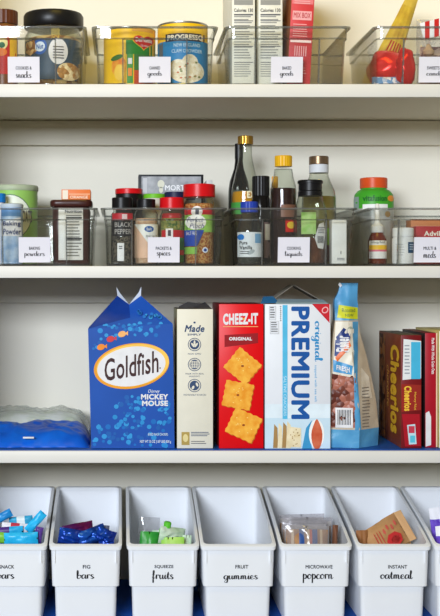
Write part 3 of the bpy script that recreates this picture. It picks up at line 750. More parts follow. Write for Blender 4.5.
m = M(); lat(T, m, [(R - 2.2, T.pb - 1), (R - 1, T.pb - 2), (R - 1, 196), (R - 2, 195.5)], mat('pale_vinegar', (140, 124, 58), .2, c2=(158, 142, 72)), R); T.part('vinegar', m)
m = M(); c = Cyl(T, R); m.rect(c, 327, 228, 338, 245, pm((130, 180, 60)), .0005); m.rect(c, 325, 245, 339, 262, pm((70, 34, 24)), .0005); T.part('label', m)
m = M(); lat(T, m, [(9.8, 171.5), (9.8, 163.5), (9, 163)], pm((222, 224, 226)), R); T.part('neck_band', m)
cap_part(T, R, 9.9, 154.8, 163, mat('bronze_cap', (128, 104, 80), .3, .6), 'cap', .2)
def wb(T, m, F):
    m.lines(F, 337, 258, 345, 261, 2, INKG, .4); m.rect(F, 340.5, 251, 341.3, 254, INKG); m.rect(F, 333.8, 222.5, 348, 223, pm((200, 200, 196)))
carton('small_medicine_box', 'narrow plain white box standing at the right end of liquids bin', 'box', 332, 346.6, 219.5, .030, .028, FL1, pm((232, 232, 228)), paint=wb)

# ---------------- meds
T = Thing('gummy_vitamin_bottle', 'large green and white vitamin bottle with orange cap', 'bottle', 378, .165, FL1)
R = 20; GG = mat('vitamin_green', (70, 168, 44), .4, var=.04)
m = M(); lat(T, m, [(R - 2, T.pb), (R, T.pb - 2), (R, 208), (R, 198), (R - 1, 193), (R - 4, 189.5), (13, 188), (13, 186)], pm((150, 154, 148)), R, 48,
             [mat('vitamin_lower', (150, 156, 148), .3, c2=(182, 178, 168), scale=40)] * 2 + [GG] * 5 + [GG])
c = Cyl(T, R); m.text(c, 'vitafusion', 364, 195, 387, 201, pm((30, 100, 40)), .0006, bold=.03)
m.rect(c, 364, 204, 388, 210, pm((240, 240, 236)), .0008); m.rect(c, 362, 216, 391, 250, mat('vitamin_wrap', (190, 192, 186), .4, c2=(168, 170, 166), scale=30), .0005); m.ell(c, 392, 198, 4, 3, pm((235, 150, 50)), .0008); m.ell(c, 388, 214, 3, 3, pm((150, 120, 70)), .001)
m.rect(c, 355.3, 196, 361, 208, pm((150, 170, 160)), .0006)
T.part('bottle_body', m)
cap_part(T, R, 13.8, 176.5, 187, mat('orange_cap', (226, 84, 34), .35), 'cap', .4)
T = Thing('nasal_spray_bottle', 'small amber bottle with white spray nozzle in the meds bin', 'bottle', 379.3, .06, FL1)
R = 9.2; m = M(); AM = mat('amber_glass', (110, 40, 18), .15, c2=(90, 30, 14))
lat(T, m, [(R - 1, T.pb), (R, T.pb - 1.5), (R, 240), (R - 1.5, 236), (5.6, 232)], AM, R); T.part('bottle_body', m)
m = M(); c = Cyl(T, R); m.rect(c, 370.6, 240.5, 388, 245, pm((236, 232, 220)), .0005); m.rect(c, 370.6, 245, 388, 249.5, pm((240, 190, 40)), .0005); m.rect(c, 370.6, 249.5, 388, 251.5, pm((220, 110, 130)), .0005); m.rect(c, 370.6, 251.5, 388, 258.5, pm((232, 230, 226)), .0005)
m.text(c, 'Allergy Relief', 372, 241, 385, 244, INK, .0009); T.part('label', m)
m = M(); lat(T, m, [(6, 232.3), (6.6, 231.5), (6.6, 226), (3.4, 223), (2.6, 221), (2.2, 206), (1.6, 203.5), (1, 203)], pm((226, 226, 222)), R); T.part('nozzle', m)
T = Thing('pill_bottle', 'white pill bottle with blue label square beside the meds card', 'bottle', 405.8, .034, FL1)
R = 11; m = M(); lat(T, m, [(R - 1, T.pb), (R, T.pb - 2), (R, 239), (R - 1, 236.5), (9.5, 236)], pm((232, 232, 230)), R)
c = Cyl(T, R); m.rect(c, 408, 242, 416.2, 253, pm((30, 74, 110)), .0005); m.lines(c, 409.5, 244, 414, 251, 3, pm((190, 205, 220)), .4, .0008)
m.lines(c, 397, 244, 405, 257, 5, pm((190, 190, 190)), .35); T.part('bottle_body', m)
cap_part(T, R, 10.6, 227.5, 236.3, pm((238, 238, 236)), 'cap', .3)
T = Thing('medicine_box', 'flat red box behind the pill bottle at right end of middle shelf', 'box', 440, .11, FL1)
k = T.k; m = M()
m.box(-24 * k, 24 * k, 0, .07, 0, T.h(226), pm((176, 40, 48)), .001, mats={'top': pm((236, 232, 226))})
m.text(Flat(T), 'Advil PM', 424, 231, 452, 236, pm((240, 235, 225)), .0005, bold=.03)
T.part('carton', m)
T = Thing('medicine_box', 'orange brown box standing behind the flat red box', 'box', 434, .19, FL1)
k = T.k; m = M(); m.box(-23 * k, 23 * k, 0, .04, 0, T.h(219.5), pm((190, 120, 70)), .001); T.part('carton', m)

# ------------------------------------------------------------------ third shelf
F3 = SH[2] + .0018
# blue bag
BB = mat('blue_film', (14, 104, 220), .40, scale=14, c2=(8, 76, 190), bump=.55, bscale=22)
T = Thing('snack_bag', 'bright blue plastic snack bag lying flat left of the blue carton', 'bag', 33, .03, F3)
m = M()
def lump(m, w, d, h, material, seed, amp=.22, nu=64, nv=40, z0=0, base=.55, mats=None):
    rnd = Vector((seed * 7.3, seed * 1.7, 0)); top, bot = [], []
    for j in range(nv + 1):
        for i in range(nu + 1):
            u, v = i / nu, j / nv
            e = min(1, (1 - abs(2 * u - 1) ** 8) ** .8) * min(1, (1 - abs(2 * v - 1) ** (2.6 if v < .5 else 5)) ** .75) if 0 < i < nu and 0 < j < nv else 0
            n = noise.noise(Vector((u * 5, v * 3, 0)) + rnd) - .9 * abs(noise.noise(Vector((u * 7 + v * 5, v * 6 - u * 3, 2)) + rnd)) + .25 * v * noise.noise(Vector((u * 22 + v * 9, v * 12, 7)) + rnd)
            n *= .35 + .65 * min(1, v * 3)
            zz = h * e * (base + (1 - base) * (.55 + .45 * v) + amp * n)
            x = (u - .5) * w + .004 * noise.noise(Vector((v * 9, 0, 5)) + rnd); y = v * d + .004 * noise.noise(Vector((u * 9, 3, 5)) + rnd)
            top.append((x, y, z0 + max(.001, zz) + .004 * min(1, max(0, e)))); bot.append((x, y, z0))
    n = nu + 1
    ft = [(j * n + i, j * n + i + 1, (j + 1) * n + i + 1, (j + 1) * n + i) for j in range(nv) for i in range(nu)]
    m.add(top, ft, material, True); m.add(bot, [f[::-1] for f in ft], material, False)
    edge = [i for i in range(n)] + [j * n + nu for j in range(1, nv + 1)] + [nv * n + i for i in range(nu - 1, -1, -1)] + [j * n for j in range(nv - 1, 0, -1)]
    ring_v = [bot[i] for i in edge] + [top[i] for i in edge]; q = len(edge)
    m.add(ring_v, [(i, (i + 1) % q, q + (i + 1) % q, q + i) for i in range(q)], material, True)
lump(m, 112 * T.k, .17, .031, BB, 3, .30, base=.80)
T.part('film', m)
m = M(); m.box(T.x(23), T.x(34), -.0015, .003, .0165, .0195, pm((225, 225, 230)), .0005); 
T.part('sealing_tape', m)
CLB = clear('clear_printed_film', (238, 240, 234), .12, 1, 1.6, body=.22, body_c=(244, 246, 244), bump=.7)
T = Thing('snack_bag', 'crumpled clear and silver bag resting behind and above the blue bag', 'bag', 35, .205, F3)
m = M(); lump(m, 108 * T.k, .095, .046, CLB, 9, .26, base=.85); T.part('film', m)
m = M(); lump(m, 96 * T.k, .075, .036, mat('chip_fill', (240, 240, 238), .5, scale=30, c2=(206, 214, 184)), 9, .14, base=.8); q = T.part('contents', m); q.location = (0, .01, .0005)

# goldfish carton --------------------------------------------------------
T = Thing('cracker_carton', 'blue gable topped cracker carton with white oval logo and opened spout', 'carton', 131.8, .022, F3)
k = T.k; w2 = 42.7 * k; dp = .095
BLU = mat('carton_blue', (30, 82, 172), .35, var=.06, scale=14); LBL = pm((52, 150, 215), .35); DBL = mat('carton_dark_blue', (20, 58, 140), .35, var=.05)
hb = T.h(326)
m = M()
vs = [(-w2 + .004, 0, 0), (w2, 0, 0), (w2, dp, 0), (-w2 + .004, dp, 0), (-w2 - .002, 0, hb - .005), (w2 - .003, 0, hb + .004), (w2 - .003, dp, hb + .004), (-w2 - .002, dp, hb - .005)]
m.add(vs, [(0, 3, 2, 1), (0, 1, 5, 4), (1, 2, 6, 5), (2, 3, 7, 6), (3, 0, 4, 7)], BLU)
F = Flat(T)
# scattered light-blue blobs
rb = random.Random(11)
def blob(x, y, r, mm, h):
    if x - r < 91 or x + r > 172.5: return
    m.ell(F, x, y, r, r * .95, mm, h, n=12)
for i in range(330):
    x, y = rb.uniform(92, 171), rb.uniform(326, 446)
    dense = y < 338 + (131 - x) * .08 or (y > 396 and x > 118 - (y - 396) * .2) or (y > 425) or (x < 100 and y < 352)
    if dense: blob(x, y, rb.uniform(1.2, 2.8), rb.choice([pm((30, 110, 190), .35), pm((44, 140, 208), .35), pm((34, 96, 176), .35), LBL]), .00015 + .0000016 * i)
m.ell(F, 131.5, 366, 38, 22.5, pm((236, 160, 40), .35), .0008, rot=-.16, n=48)
m.ell(F, 132.8, 365.2, 36.6, 20.8, pm((250, 200, 90), .35), .0009, rot=-.16, n=48)
m.ell(F, 131.4, 366.4, 34.4, 19.6, WHITE, .0010, rot=-.16, n=48)
BRN = pm((62, 34, 34), .4)
m.text(F, 'Goldfish', 104.5, 359, 158.5, 381.5, BRN, .0012, bold=.014, slope=.17)
m.ell(F, 160, 368, .8, .8, BRN, .0012, n=8)
for gx, gy, cc in ((101, 347, (240, 140, 40)), (110.5, 339, (205, 60, 70)), (122, 334, (246, 180, 110))):
    m.ell(F, gx, gy, 4, 3, pm(cc, .4), .0011, rot=-.3); m.poly(F, [(gx + 3, gy - .5), (gx + 6, gy - 3.2), (gx + 6, gy + 1.5)][::-1], pm(cc, .4), .00125)
m.text(F, 'Disney', 148, 389.5, 160, 393.5, pm((235, 240, 250)), .0010, shear=.3)
m.text(F, 'MICKEY', 141, 394, 168, 399.5, WHITE, .0010, bold=.045); m.text(F, 'MOUSE', 142, 400.5, 168, 406, WHITE, .0010, bold=.045)
m.text(F, 'BAKED SNACK CRACKERS', 148, 433, 168, 435.5, pm((200, 220, 240)), .0010, bold=.02)
m.text(F, 'NET WT 30 OZ (1.87 LBS) 850 g', 140, 440, 171, 443.5, pm((215, 228, 244)), .0010, bold=.02)
T.part('carton_body', m)
# gable
LR, RR, VZ = (-14.5 * k, T.h(296)), (9.5 * k, T.h(296)), T.h(305)
yi = .035
a, b2 = (-w2 - .002, 0, hb - .005), (w2 - .003, 0, hb + .004)
A2, B2 = (a[0], dp, a[2]), (b2[0], dp, b2[2])
L1, L2 = (LR[0], yi, LR[1]), (LR[0], dp - yi, LR[1]); R1, R2 = (RR[0], yi, RR[1]), (RR[0], dp - yi, RR[1])
V1, V2 = (-2.5 * k, yi + .012, VZ), (-2.5 * k, dp - yi - .012, VZ)
C1 = (-1.5 * k, .022, T.h(318)); C2 = (-1.5 * k, dp - .022, T.h(318))
m = M()
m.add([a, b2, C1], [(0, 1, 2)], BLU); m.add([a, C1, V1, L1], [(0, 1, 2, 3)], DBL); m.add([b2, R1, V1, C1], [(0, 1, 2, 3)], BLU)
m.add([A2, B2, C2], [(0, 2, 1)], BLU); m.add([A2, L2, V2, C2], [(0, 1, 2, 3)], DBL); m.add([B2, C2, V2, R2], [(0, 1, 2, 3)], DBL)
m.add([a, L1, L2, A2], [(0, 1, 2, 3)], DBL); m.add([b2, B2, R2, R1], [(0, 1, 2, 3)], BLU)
def lerp3(p, q, t): return tuple(p[i] + (q[i] - p[i]) * t for i in range(3))
def tri_pt(p, q, r, u, v): return tuple(p[i] + (q[i] - p[i]) * u + (r[i] - p[i]) * v for i in range(3))
for i in range(46):
    u = rb.uniform(.05, .9); v = rb.uniform(.02, .3) if u < .6 else rb.uniform(.02, .95 - u * .2)
    if u + v > .92: continue
    if i % 2: p = tri_pt(a, b2, C1, u, min(v, .9 - u)); 
    else: p = tri_pt(b2, C1, R1, .1 + .6 * rb.random() * .9, .1 + .25 * rb.random())
    nrm = Vector((0, -1, .35)).normalized() if i % 2 else (Vector(R1) - Vector(b2)).cross(Vector(C1) - Vector(b2)).normalized()
    if nrm.y > 0: nrm = -nrm
    t1 = nrm.cross(Vector((0, 0, 1))).normalized(); t2 = nrm.cross(t1)
    P = Vector(p) + nrm * .0006; r = rb.uniform(.002, .0042)
    m.add([P + t1 * r * math.cos(q * PI / 5) + t2 * r * math.sin(q * PI / 5) for q in range(10)], [list(range(10))], rb.choice([LBL, pm((34, 112, 192), .35)]))
T.part('gable_top', m)
m = M(); FW = pm((214, 220, 230), .5); 
EL, ER = (-15.5 * k, T.h(287)), (9.8 * k, T.h(287)); 
for (p1, p2, e) in ((L1, L2, EL), (R1, R2, ER)):
    s = -1 if p1[0] < V1[0] else 1
    q1, q2 = (e[0], p1[1] - .004, e[1]), (e[0], p2[1] + .004, e[1])
    m1, m2 = (p1[0] - s * .004, p1[1], p1[2] + .006), (p2[0] - s * .004, p2[1], p2[2] + .006)
    m.add([V1, V2, m2, m1], [(0, 1, 2, 3)], FW); m.add([V1, m1, p1], [(0, 1, 2)], FW); m.add([V2, p2, m2], [(0, 1, 2)], FW)
    m.add([p1, m1, q1], [(0, 1, 2)], FW); m.add([m1, m2, q2, q1], [(0, 1, 2, 3)], FW); m.add([p1, q1, q2, p2], [(0, 1, 2, 3)], FW); m.add([p2, q2, m2], [(0, 1, 2)], FW)
T.part('spout_flap', m, label='white inner edges of opened spout')

# cream box ---------------------------------------------------------------
IVORY = mat('ivory_board', (226, 222, 206), .5, var=.02)
NAVY = pm((52, 74, 110))
def made(T, m, F):
    m.text(F, 'Made', 184.5, 325, 204.5, 332, NAVY, .0004, bold=.03, shear=.25)
    m.text(F, 'SIMPLY', 187.5, 333.5, 201, 335.5, NAVY, .0004, bold=.02)
    m.ell(F, 194.5, 322.5, 1.2, 1, NAVY, .0004, n=10)
    for cy in (344.5, 364.5, 385.5):
        m.ell(F, 194.5, cy, 6.6, 6.6, NAVY, .0003, n=30); m.ell(F, 194.5, cy, 5.9, 5.9, IVORY, .0004, n=30); m.ell(F, 194.5, cy, 4.9, 4.9, NAVY, .0005, n=30)
    for s in (-1, 1): m.ell(F, 194.5 + s * 1.7, 345, 1, 2.6, IVORY, .0007, rot=s * .6, n=12)
    m.ell(F, 194.5, 343, 1, 2.8, IVORY, .0008, n=12)
    for i in range(5):
        m.rect(F, 190.5 + i * 1.8, 361, 191.1 + i * 1.8, 368, IVORY, .0007); m.rect(F, 190.5, 361 + i * 1.6, 198.8, 361.6 + i * 1.6, IVORY, .0008)
    m.ell(F, 193, 387.5, 1.2, 2, IVORY, .0007, rot=.5, n=12); m.ell(F, 197, 384.5, 1.1, 2.2, IVORY, .0007, rot=-.4, n=12)
    m.text(F, 'NON GMO', 188, 353, 201, 354.6, NAVY, .0004); m.text(F, 'MADE WITH REAL', 185.5, 373, 204, 374.5, NAVY, .0004); m.text(F, 'INGREDIENTS', 189, 375.6, 200, 377, NAVY, .0004); m.text(F, 'SUSTAINABLY SOURCED', 183.5, 394, 206, 395.6, NAVY, .0004)
    m.rect(F, 181.5, 432, 189.5, 445, pm((176, 150, 80)), .0003); m.ell(F, 185.5, 438, 2.6, 4, pm((225, 210, 150)), .0005)
    m.lines(F, 191, 432, 210, 437, 3, NAVY, .4); m.lines(F, 191, 441, 209, 445, 2, INKG, .35)
def madeside(T, m):
    xl = T.x(177) - .0002
    for y0, z0, rr, cc in ((.06, 360, .022, (90, 120, 50)), (.08, 400, .03, (190, 170, 100)), (.05, 330, .015, (180, 90, 50))):
        m.add([(xl - .0004, y0 + rr * math.cos(q * PI / 6), T.h(z0) + rr * 1.5 * math.sin(q * PI / 6)) for q in range(12)], [list(range(12))], pm(cc))
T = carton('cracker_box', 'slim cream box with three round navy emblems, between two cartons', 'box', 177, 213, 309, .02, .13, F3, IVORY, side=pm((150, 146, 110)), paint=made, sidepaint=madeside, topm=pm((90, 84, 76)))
m = M(); k = T.k
m.add([(-16 * k, .004, 0), (17 * k, .004, 0), (14 * k, .03, .007), (-6 * k, .035, .012), (-15 * k, .03, .004)], [(0, 1, 2, 3, 4)], clear('grey_liner', (150, 150, 155), .3, 1, 1.5, body=.6, body_c=(90, 88, 90)))
m.add([(-2 * k, .01, .003), (17 * k, .02, .001), (12 * k, .05, .011)], [(0, 1, 2)], pm((70, 68, 74)))
q = T.part('inner_liner', m); q.location = (0, 0, T.h(309) + .0005)

# cheez-it ---------------------------------------------------------------
CR = mat('box_red', (222, 6, 16), .38, var=.03)
def cheez(T, m, F):
    m.text(F, 'CHEEZ-IT', 223, 313.5, 258, 325, WHITE, .0004, bold=.05, slope=.02)
    m.ell(F, 243.8, 319, 1.2, 1.2, pm((240, 170, 40)), .0006, n=8)
    m.rect(F, 223, 326.3, 258, 326.9, pm((235, 190, 120)), .0004)
    m.poly(F, [(224.5, 335), (258, 333), (258, 343), (224.5, 347)][::-1], pm((150, 12, 22)), .0004)
    m.text(F, 'ORIGINAL', 229, 337, 252, 340.5, WHITE, .0006, bold=.05)
    CK = mat('cracker_orange', (232, 148, 28), .5, scale=70, c2=(246, 184, 66)); CK2 = pm((196, 106, 20))
    for cx, cy, r, rot, h in ((242.5, 366, 18.6, .68, .0005), (237.8, 395, 18.4, .18, .0009), (243.5, 425, 19, .42, .0013)):
        pts = []; N = 9; hw = r * .76
        for sde in range(4):
            for i in range(N):
                t = -1 + 2 * i / N; bump = (0, .9)[i % 2]
                x, y = t * hw, -hw - bump + .8 * (1 - t * t) * .6
                a = sde * PI / 2
                x, y = x * math.cos(a) - y * math.sin(a), x * math.sin(a) + y * math.cos(a)
                y *= .92
                pts.append((cx + x * math.cos(rot) - y * math.sin(rot), cy + x * math.sin(rot) + y * math.cos(rot)))
        m.poly(F, [(x + .6, y + .8) for x, y in pts][::-1], CK2, h); m.poly(F, pts[::-1], CK, h + .0002)
        m.ell(F, cx, cy, 1.5, 1.1, pm((150, 74, 20)), h + .0003, n=10)
        for q in range(9): m.ell(F, cx + rb.uniform(-8, 8), cy + rb.uniform(-8, 8), .7, .5, pm((252, 214, 120)), h + .0003, n=6)
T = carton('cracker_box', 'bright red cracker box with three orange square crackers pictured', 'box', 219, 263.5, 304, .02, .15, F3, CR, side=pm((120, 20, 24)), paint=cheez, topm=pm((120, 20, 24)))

# premium ----------------------------------------------------------------
PW = mat('box_white', (224, 228, 236), .4, var=.015)
PB1, PB2 = pm((22, 84, 160), .4), pm((36, 140, 200), .4)
def prem(T, m, F):
    LBF = mat('pale_blue_print', (200, 224, 240), .4, var=.03)
    m.rect(F, 265, 418, 330, 448.5, LBF, .0002); m.rect(F, 265, 404, 330, 418, pm((222, 236, 246), .4), .0002)
    m.rect(F, 282.5, 305, 287.5, 419, pm((86, 186, 228), .4), .0004)
    m.text(F, 'SALTINE CRACKERS', 283.6, 376, 286.4, 416, pm((200, 232, 246)), .0006, rot=90)
    m.text(F, 'PREMIUM', 291, 306.5, 309.5, 419, PB1, .0005, rot=90, bold=.036)
    m.text(F, 'original', 311, 321, 323, 362, PB2, .0005, rot=90, script=True)
    m.text(F, 'topped with sea salt', 314, 365, 317, 402, pm((70, 160, 210)), .0005, rot=90)
    m.poly(F, [(312, 304), (329.5, 304), (329.5, 323)][::-1], pm((200, 30, 44)), .0005)
    m.ell(F, 325, 310, 3, 3.6, pm((235, 180, 185)), .0007, rot=.8); m.ell(F, 325, 310, 2, 2.6, pm((200, 30, 44)), .0008, rot=.8)
    for x0, y0, x1, y1 in ((269, 306, 276, 320), (270, 321, 279, 334)):
        m.rect(F, x0, y0, x1, y1, pm((190, 192, 196)), .0003); m.rect(F, x0 + .5, y0 + .5, x1 - .5, y1 - .5, PW, .0004); m.lines(F, x0 + 1, y0 + 1, x1 - 1, y1 - 1, 5, INKG, .4, .0006)
    m.lines(F, 280, 306, 281.3, 322, 8, INKG, .5, .0005)
    CKR = mat('saltine', (222, 204, 160), .5, scale=60, c2=(240, 228, 196)); CKD = pm((168, 132, 80))
    for i, xx in enumerate((273, 277.5, 282, 286)):
        m.poly(F, [(xx, 448), (xx + 5, 448), (xx + 4.5, 428 - i), (xx + 1.2, 424 - i)][::-1], CKR if i % 2 else CKD, .0004 + .0001 * i)
    m.poly(F, [(288, 447), (301, 447.5), (301, 428), (289, 426.5)][::-1], CKR, .0009)
    for q in range(14): m.ell(F, 290 + 10 * rb.random(), 429 + 17 * rb.random(), .6, .6, CKD, .001, n=6)
    m.poly(F, [(302, 448.5), (312, 448.5), (309, 430), (312, 420), (306, 428)][::-1], pm((60, 150, 200)), .0004)
    m.ell(F, 316.5, 434, 7.6, 14.5, pm((246, 246, 244)), .0005, n=30); 
    pts = [(316.8 + 5.6 * math.sin(t) * (1 if True else 0), 434.5 - 15.5 * math.cos(t)) for t in [i * 2 * PI / 24 for i in range(24)]]
    pts = [(316.8 + (x - 316.8) * (.5 + .5 * min(1, (y - 418) / 14)), min(y, 448.5)) for x, y in pts]
    m.poly(F, pts[::-1], mat('tomato_soup', (196, 84, 52), .4, scale=60, c2=(214, 112, 78)), .0008)
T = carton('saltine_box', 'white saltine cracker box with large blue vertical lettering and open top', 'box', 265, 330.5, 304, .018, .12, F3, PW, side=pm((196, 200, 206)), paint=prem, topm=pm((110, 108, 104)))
k = T.k; W = 65.5 * k; GB = mat('grey_board', (150, 142, 128), .7)
m = M(); t = .0008
def flap(m, p, q, r, s, mm, th=.0008):
    n = (Vector(q) - Vector(p)).cross(Vector(s) - Vector(p)).normalized() * th
    A = [Vector(v) for v in (p, q, r, s)]; Bq = [v + n for v in A]
    m.loft([[tuple(v) for v in A], [tuple(v) for v in Bq]], mm, smooth=False)
z = T.h(304) + .0006
flap(m, (-W / 2 + .012, .05, z), (-W / 2 + .012, .115, z), (-.001, .115, z + .033), (-.001, .05, z + .033), GB); T.part('top_flap', m)
m = M(); flap(m, (W / 2 - .001, .05, z), (W / 2 - .001, .115, z), (0.001, .115, z + .033), (0.001, .05, z + .033), GB); T.part('top_flap', m)
m = M(); flap(m, (-W / 2 - .004, .03, z), (-W / 2 + .03, .03, z + .001), (-W / 2 + .022, .06, z + .012), (-W / 2 + .004, .06, z + .011), pm((50, 120, 170))); T.part('front_flap', m)
m = M(); flap(m, (-W / 2 + .02, .004, z), (W / 2 - .004, .004, z), (W / 2 - .006, .045, z + .006), (-W / 2 + .03, .045, z + .007), pm((170, 196, 206))); T.part('liner', m)

# peanut bag ---------------------------------------------------------------
T = Thing('peanut_bag', 'upright clear fronted bag of peanuts with blue top and bottom', 'bag', 356, .022, F3)
k = T.k
prof = [(450, 331, 382, .080, 0), (446, 330, 383, .085, -.0), (430, 330, 383.5, .085, 0), (405, 330.5, 381, .08, .0), (380, 331, 376, .072, .001), (355, 332.5, 370, .06, .005), (335, 334.5, 364, .045, .011), (320, 337, 361.5, .032, .016), (308, 336.5, 362, .026, .019), (300, 337, 361, .02, .022), (293, 341, 361, .012, .025), (283, 343, 361.5, .003, .028)]
def lookup(py):
    for p, q in zip(prof, prof[1:]):
        if q[0] <= py <= p[0]:
            t = (p[0] - py) / (p[0] - q[0]); return [p[i] + (q[i] - p[i]) * t for i in range(5)]
    return list(prof[0]) if py > prof[0][0] else list(prof[-1])
class BagMap:
    curved = True
    def __init__(s): s.k = k
    def mid(s, py): _, x0, x1, d, y = lookup(py); return x0 + (x1 - x0) * .55
    def __call__(s, px, py, h):
        _, x0, x1, d, y = lookup(py); mx = s.mid(py)
        px = max(x0 + .2, min(x1 - .2, px))
        wv = .0025 * noise.noise(Vector((px * .15, py * .11, 0)))
        yy = y + (.10 * (mx - px) / 20) * .06 if px <= mx else y + (px - mx) / (x1 - mx) * d * .45
        return ((px - T.pc) * k, yy + wv - h, (T.pb - py) * k)
bmP = BagMap(); m = M()
rings = []
PYs = [451.0 - i * 4.2 for i in range(40)] + [283]
PYs = [p for p in PYs if p > 283] + [283]
for py in PYs:
    py = min(py, T.pb); _, x0, x1, d, y = lookup(py); mx = bmP.mid(py)
    row = [bmP(x0 + (mx - x0) * i / 8, py, 0) for i in range(8)] + [bmP(mx + (x1 - mx) * i / 6, py, 0) for i in range(7)]
    zz = (T.pb - py) * k
    row += [((x1 - T.pc) * k * .97, y + d, zz), ((x0 - T.pc) * k * .97, y + d, zz)]
    rings.append(row)
LBF = mat('bag_blue', (92, 164, 208), .3, scale=18, c2=(70, 140, 190), bump=.3); BEI = mat('bag_beige', (204, 190, 168), .4, scale=20, c2=(186, 170, 148), bump=.3)
m.loft(rings, BEI, smooth=True, mats=[LBF if (py > 432 or py < 322) else BEI for py in PYs[:-1]] )
bx = lambda x0, y0, x1, y1, mm, h=.0006: m.poly(bmP, [(x0, y1), (x1, y1), (x1, y0), (x0, y0)], mm, h)
PN = mat('peanuts', (98, 48, 38), .35, pattern='voronoi', scale=95, c2=(172, 106, 88))
m.poly(bmP, [(331.5, 428), (355, 428), (356, 376), (332.5, 374)], PN, .0006)
m.poly(bmP, [(355, 430), (361.5, 430), (358, 380), (361.5, 322), (354.8, 322), (354, 378)], LBF, .0008)
m.poly(bmP, [(333.5, 374), (354, 378), (356.5, 322), (337.5, 322)], pm((226, 220, 206), .35), .0007)
m.poly(bmP, [(339, 318), (361, 320), (361, 308), (341, 305)], pm((212, 214, 40), .35), .0009)
m.text(bmP, 'Roasted', 344, 308.5, 358, 312.5, pm((80, 110, 60)), .0014); m.text(bmP, 'NEW', 347, 314, 356, 317, pm((80, 110, 60)), .0014)
m.poly(bmP, [(335, 358), (348, 352), (352, 333), (345, 328), (337, 338)], pm((24, 50, 120), .35), .001)
m.poly(bmP, [(338, 362), (352, 346), (350, 341), (336, 358)], pm((224, 110, 50), .35), .0012)
m.text(bmP, 'Fisher', 337, 336, 350, 352, WHITE, .0016, rot=-90, bold=.04)
m.ell(bmP, 352, 330, 3.2, 3.2, pm((170, 176, 160), .35), .0011)
m.poly(bmP, [(334, 372), (352, 375), (353, 366), (334, 360)], pm((70, 150, 205), .35), .0011)
m.text(bmP, 'FRESH', 337, 365, 350, 370, WHITE, .0015, bold=.04, slope=-.2)
bx(336, 408, 353, 428, WHITE, .001)
for i in range(9): bx(338 + i * 1.5, 410, 338.7 + i * 1.5, 425, INK, .0014)
m.lines(bmP, 363, 388, 373, 430, 13, pm((130, 120, 110)), .3, .0012)
m.poly(bmP, [(362, 396), (376, 400), (372, 378), (363, 368)], pm((222, 212, 194)), .0008)
T.part('film', m)
m = M(); m.add([(0, 0, 0), (.004, -.001, -.006), (.001, -.002, -.010), (-.003, 0, -.005)], [(0, 1, 2, 3)], WHITE); q = T.part('torn_corner', m); q.location = (T.x(342.5), .026, T.h(282))

# cereal boxes -------------------------------------------------------------
CM = mat('cereal_maroon', (122, 22, 26), .4, scale=12, c2=(104, 16, 22)); CB = mat('cereal_brown', (112, 50, 34), .4, scale=10, c2=(140, 74, 42))
def cside(T, m):
    xs = T.x(401) - .0002
    def mp(u, v, h): return (xs - h, (1 - u) * .178, T.h(335) * v)        # u: 0 at the back, 1 at the front
    class SM:
        curved = False; k = 1
        def __call__(s, px, py, h): return mp(px, py, h)
    sm = SM()
    cp = lambda pts, mm, h: m.poly(sm, pts, mm, h)
    cp([(.02, .02), (.30, .02), (.30, .98), (.02, .98)], mat('oat_ring_print', (60, 24, 16), .4, pattern='voronoi', scale=60, c2=(150, 96, 52)), .0003)
    # lettering runs down the panel
    V, F = text_mesh('Cheerios', .05, 0)
    m.add([mp(.56 + b * .38, .90 - a * .80, .0006 + .00003 * l) for a, b, l in V], F, pm((232, 184, 48), .4))
    V, F = text_mesh('chocolate', .0, .2)
    m.add([mp(.40 + b * .10, .70 - a * .38, .0006) for a, b, l in V], F, pm((220, 160, 70), .4))
def cfront(T, m, F):
    CY = pm((70, 180, 220), .4)
    m.poly(F, [(403.5, 339), (421, 341), (421, 378), (402.5, 380)][::-1], pm((225, 228, 230)), .0004)
    m.rect(F, 411, 342, 420.5, 379, CY, .0006); m.lines(F, 404.5, 345, 410, 376, 9, pm((150, 155, 165)), .35, .0006)
    m.poly(F, [(401.5, 384), (421, 385), (421, 410), (401.5, 412)][::-1], pm((150, 40, 30), .4), .0004)
    m.text(F, 'Cheerios', 404, 386, 411.5, 411, pm((236, 190, 60), .4), .0006, rot=90, bold=.05); m.text(F, 'Honey Nut', 413.5, 392, 416.5, 410, pm((236, 190, 60), .4), .0006, rot=90)
    m.poly(F, [(402, 414), (419.5, 414), (420.8, 446), (405, 446.5)][::-1], pm((168, 20, 36), .4), .0004)
    m.poly(F, [(407, 425), (415, 424), (416.5, 444), (409, 444.5)][::-1], pm((190, 220, 230)), .0007)
    m.rect(F, 408.5, 426, 414.5, 433, pm((200, 60, 80)), .0009); m.rect(F, 410, 435.5, 415, 442.5, pm((90, 190, 215)), .0009)
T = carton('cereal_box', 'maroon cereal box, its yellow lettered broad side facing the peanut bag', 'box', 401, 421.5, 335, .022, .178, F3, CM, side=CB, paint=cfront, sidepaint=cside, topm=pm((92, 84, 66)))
def c2f(T, m, F):
    m.text(F, 'Made With Whole Grain Oats', 431.5, 338, 434.5, 374, pm((245, 235, 235)), .0005, rot=90, bold=.02)
    m.poly(F, [(425.6, 413), (429, 411), (431, 417), (431, 445), (425.6, 446.5)][::-1], pm((222, 222, 226)), .0006)
    m.rect(F, 436, 333, 437.4, 447, pm((230, 200, 170)), .0004)
T = carton('cereal_box', 'narrow red cereal box with white vertical lettering, right of maroon box', 'box', 425, 437.5, 333, .03, .17, F3, mat('cereal_red', (166, 18, 38), .4), side=pm((46, 34, 36)), paint=c2f, topm=pm((120, 40, 40)))
T = carton('cereal_box', 'pale cream box with only its left edge inside the right frame', 'box', 439.3, 470, 331, .024, .17, F3, pm((232, 232, 224)), side=pm((214, 196, 120)))

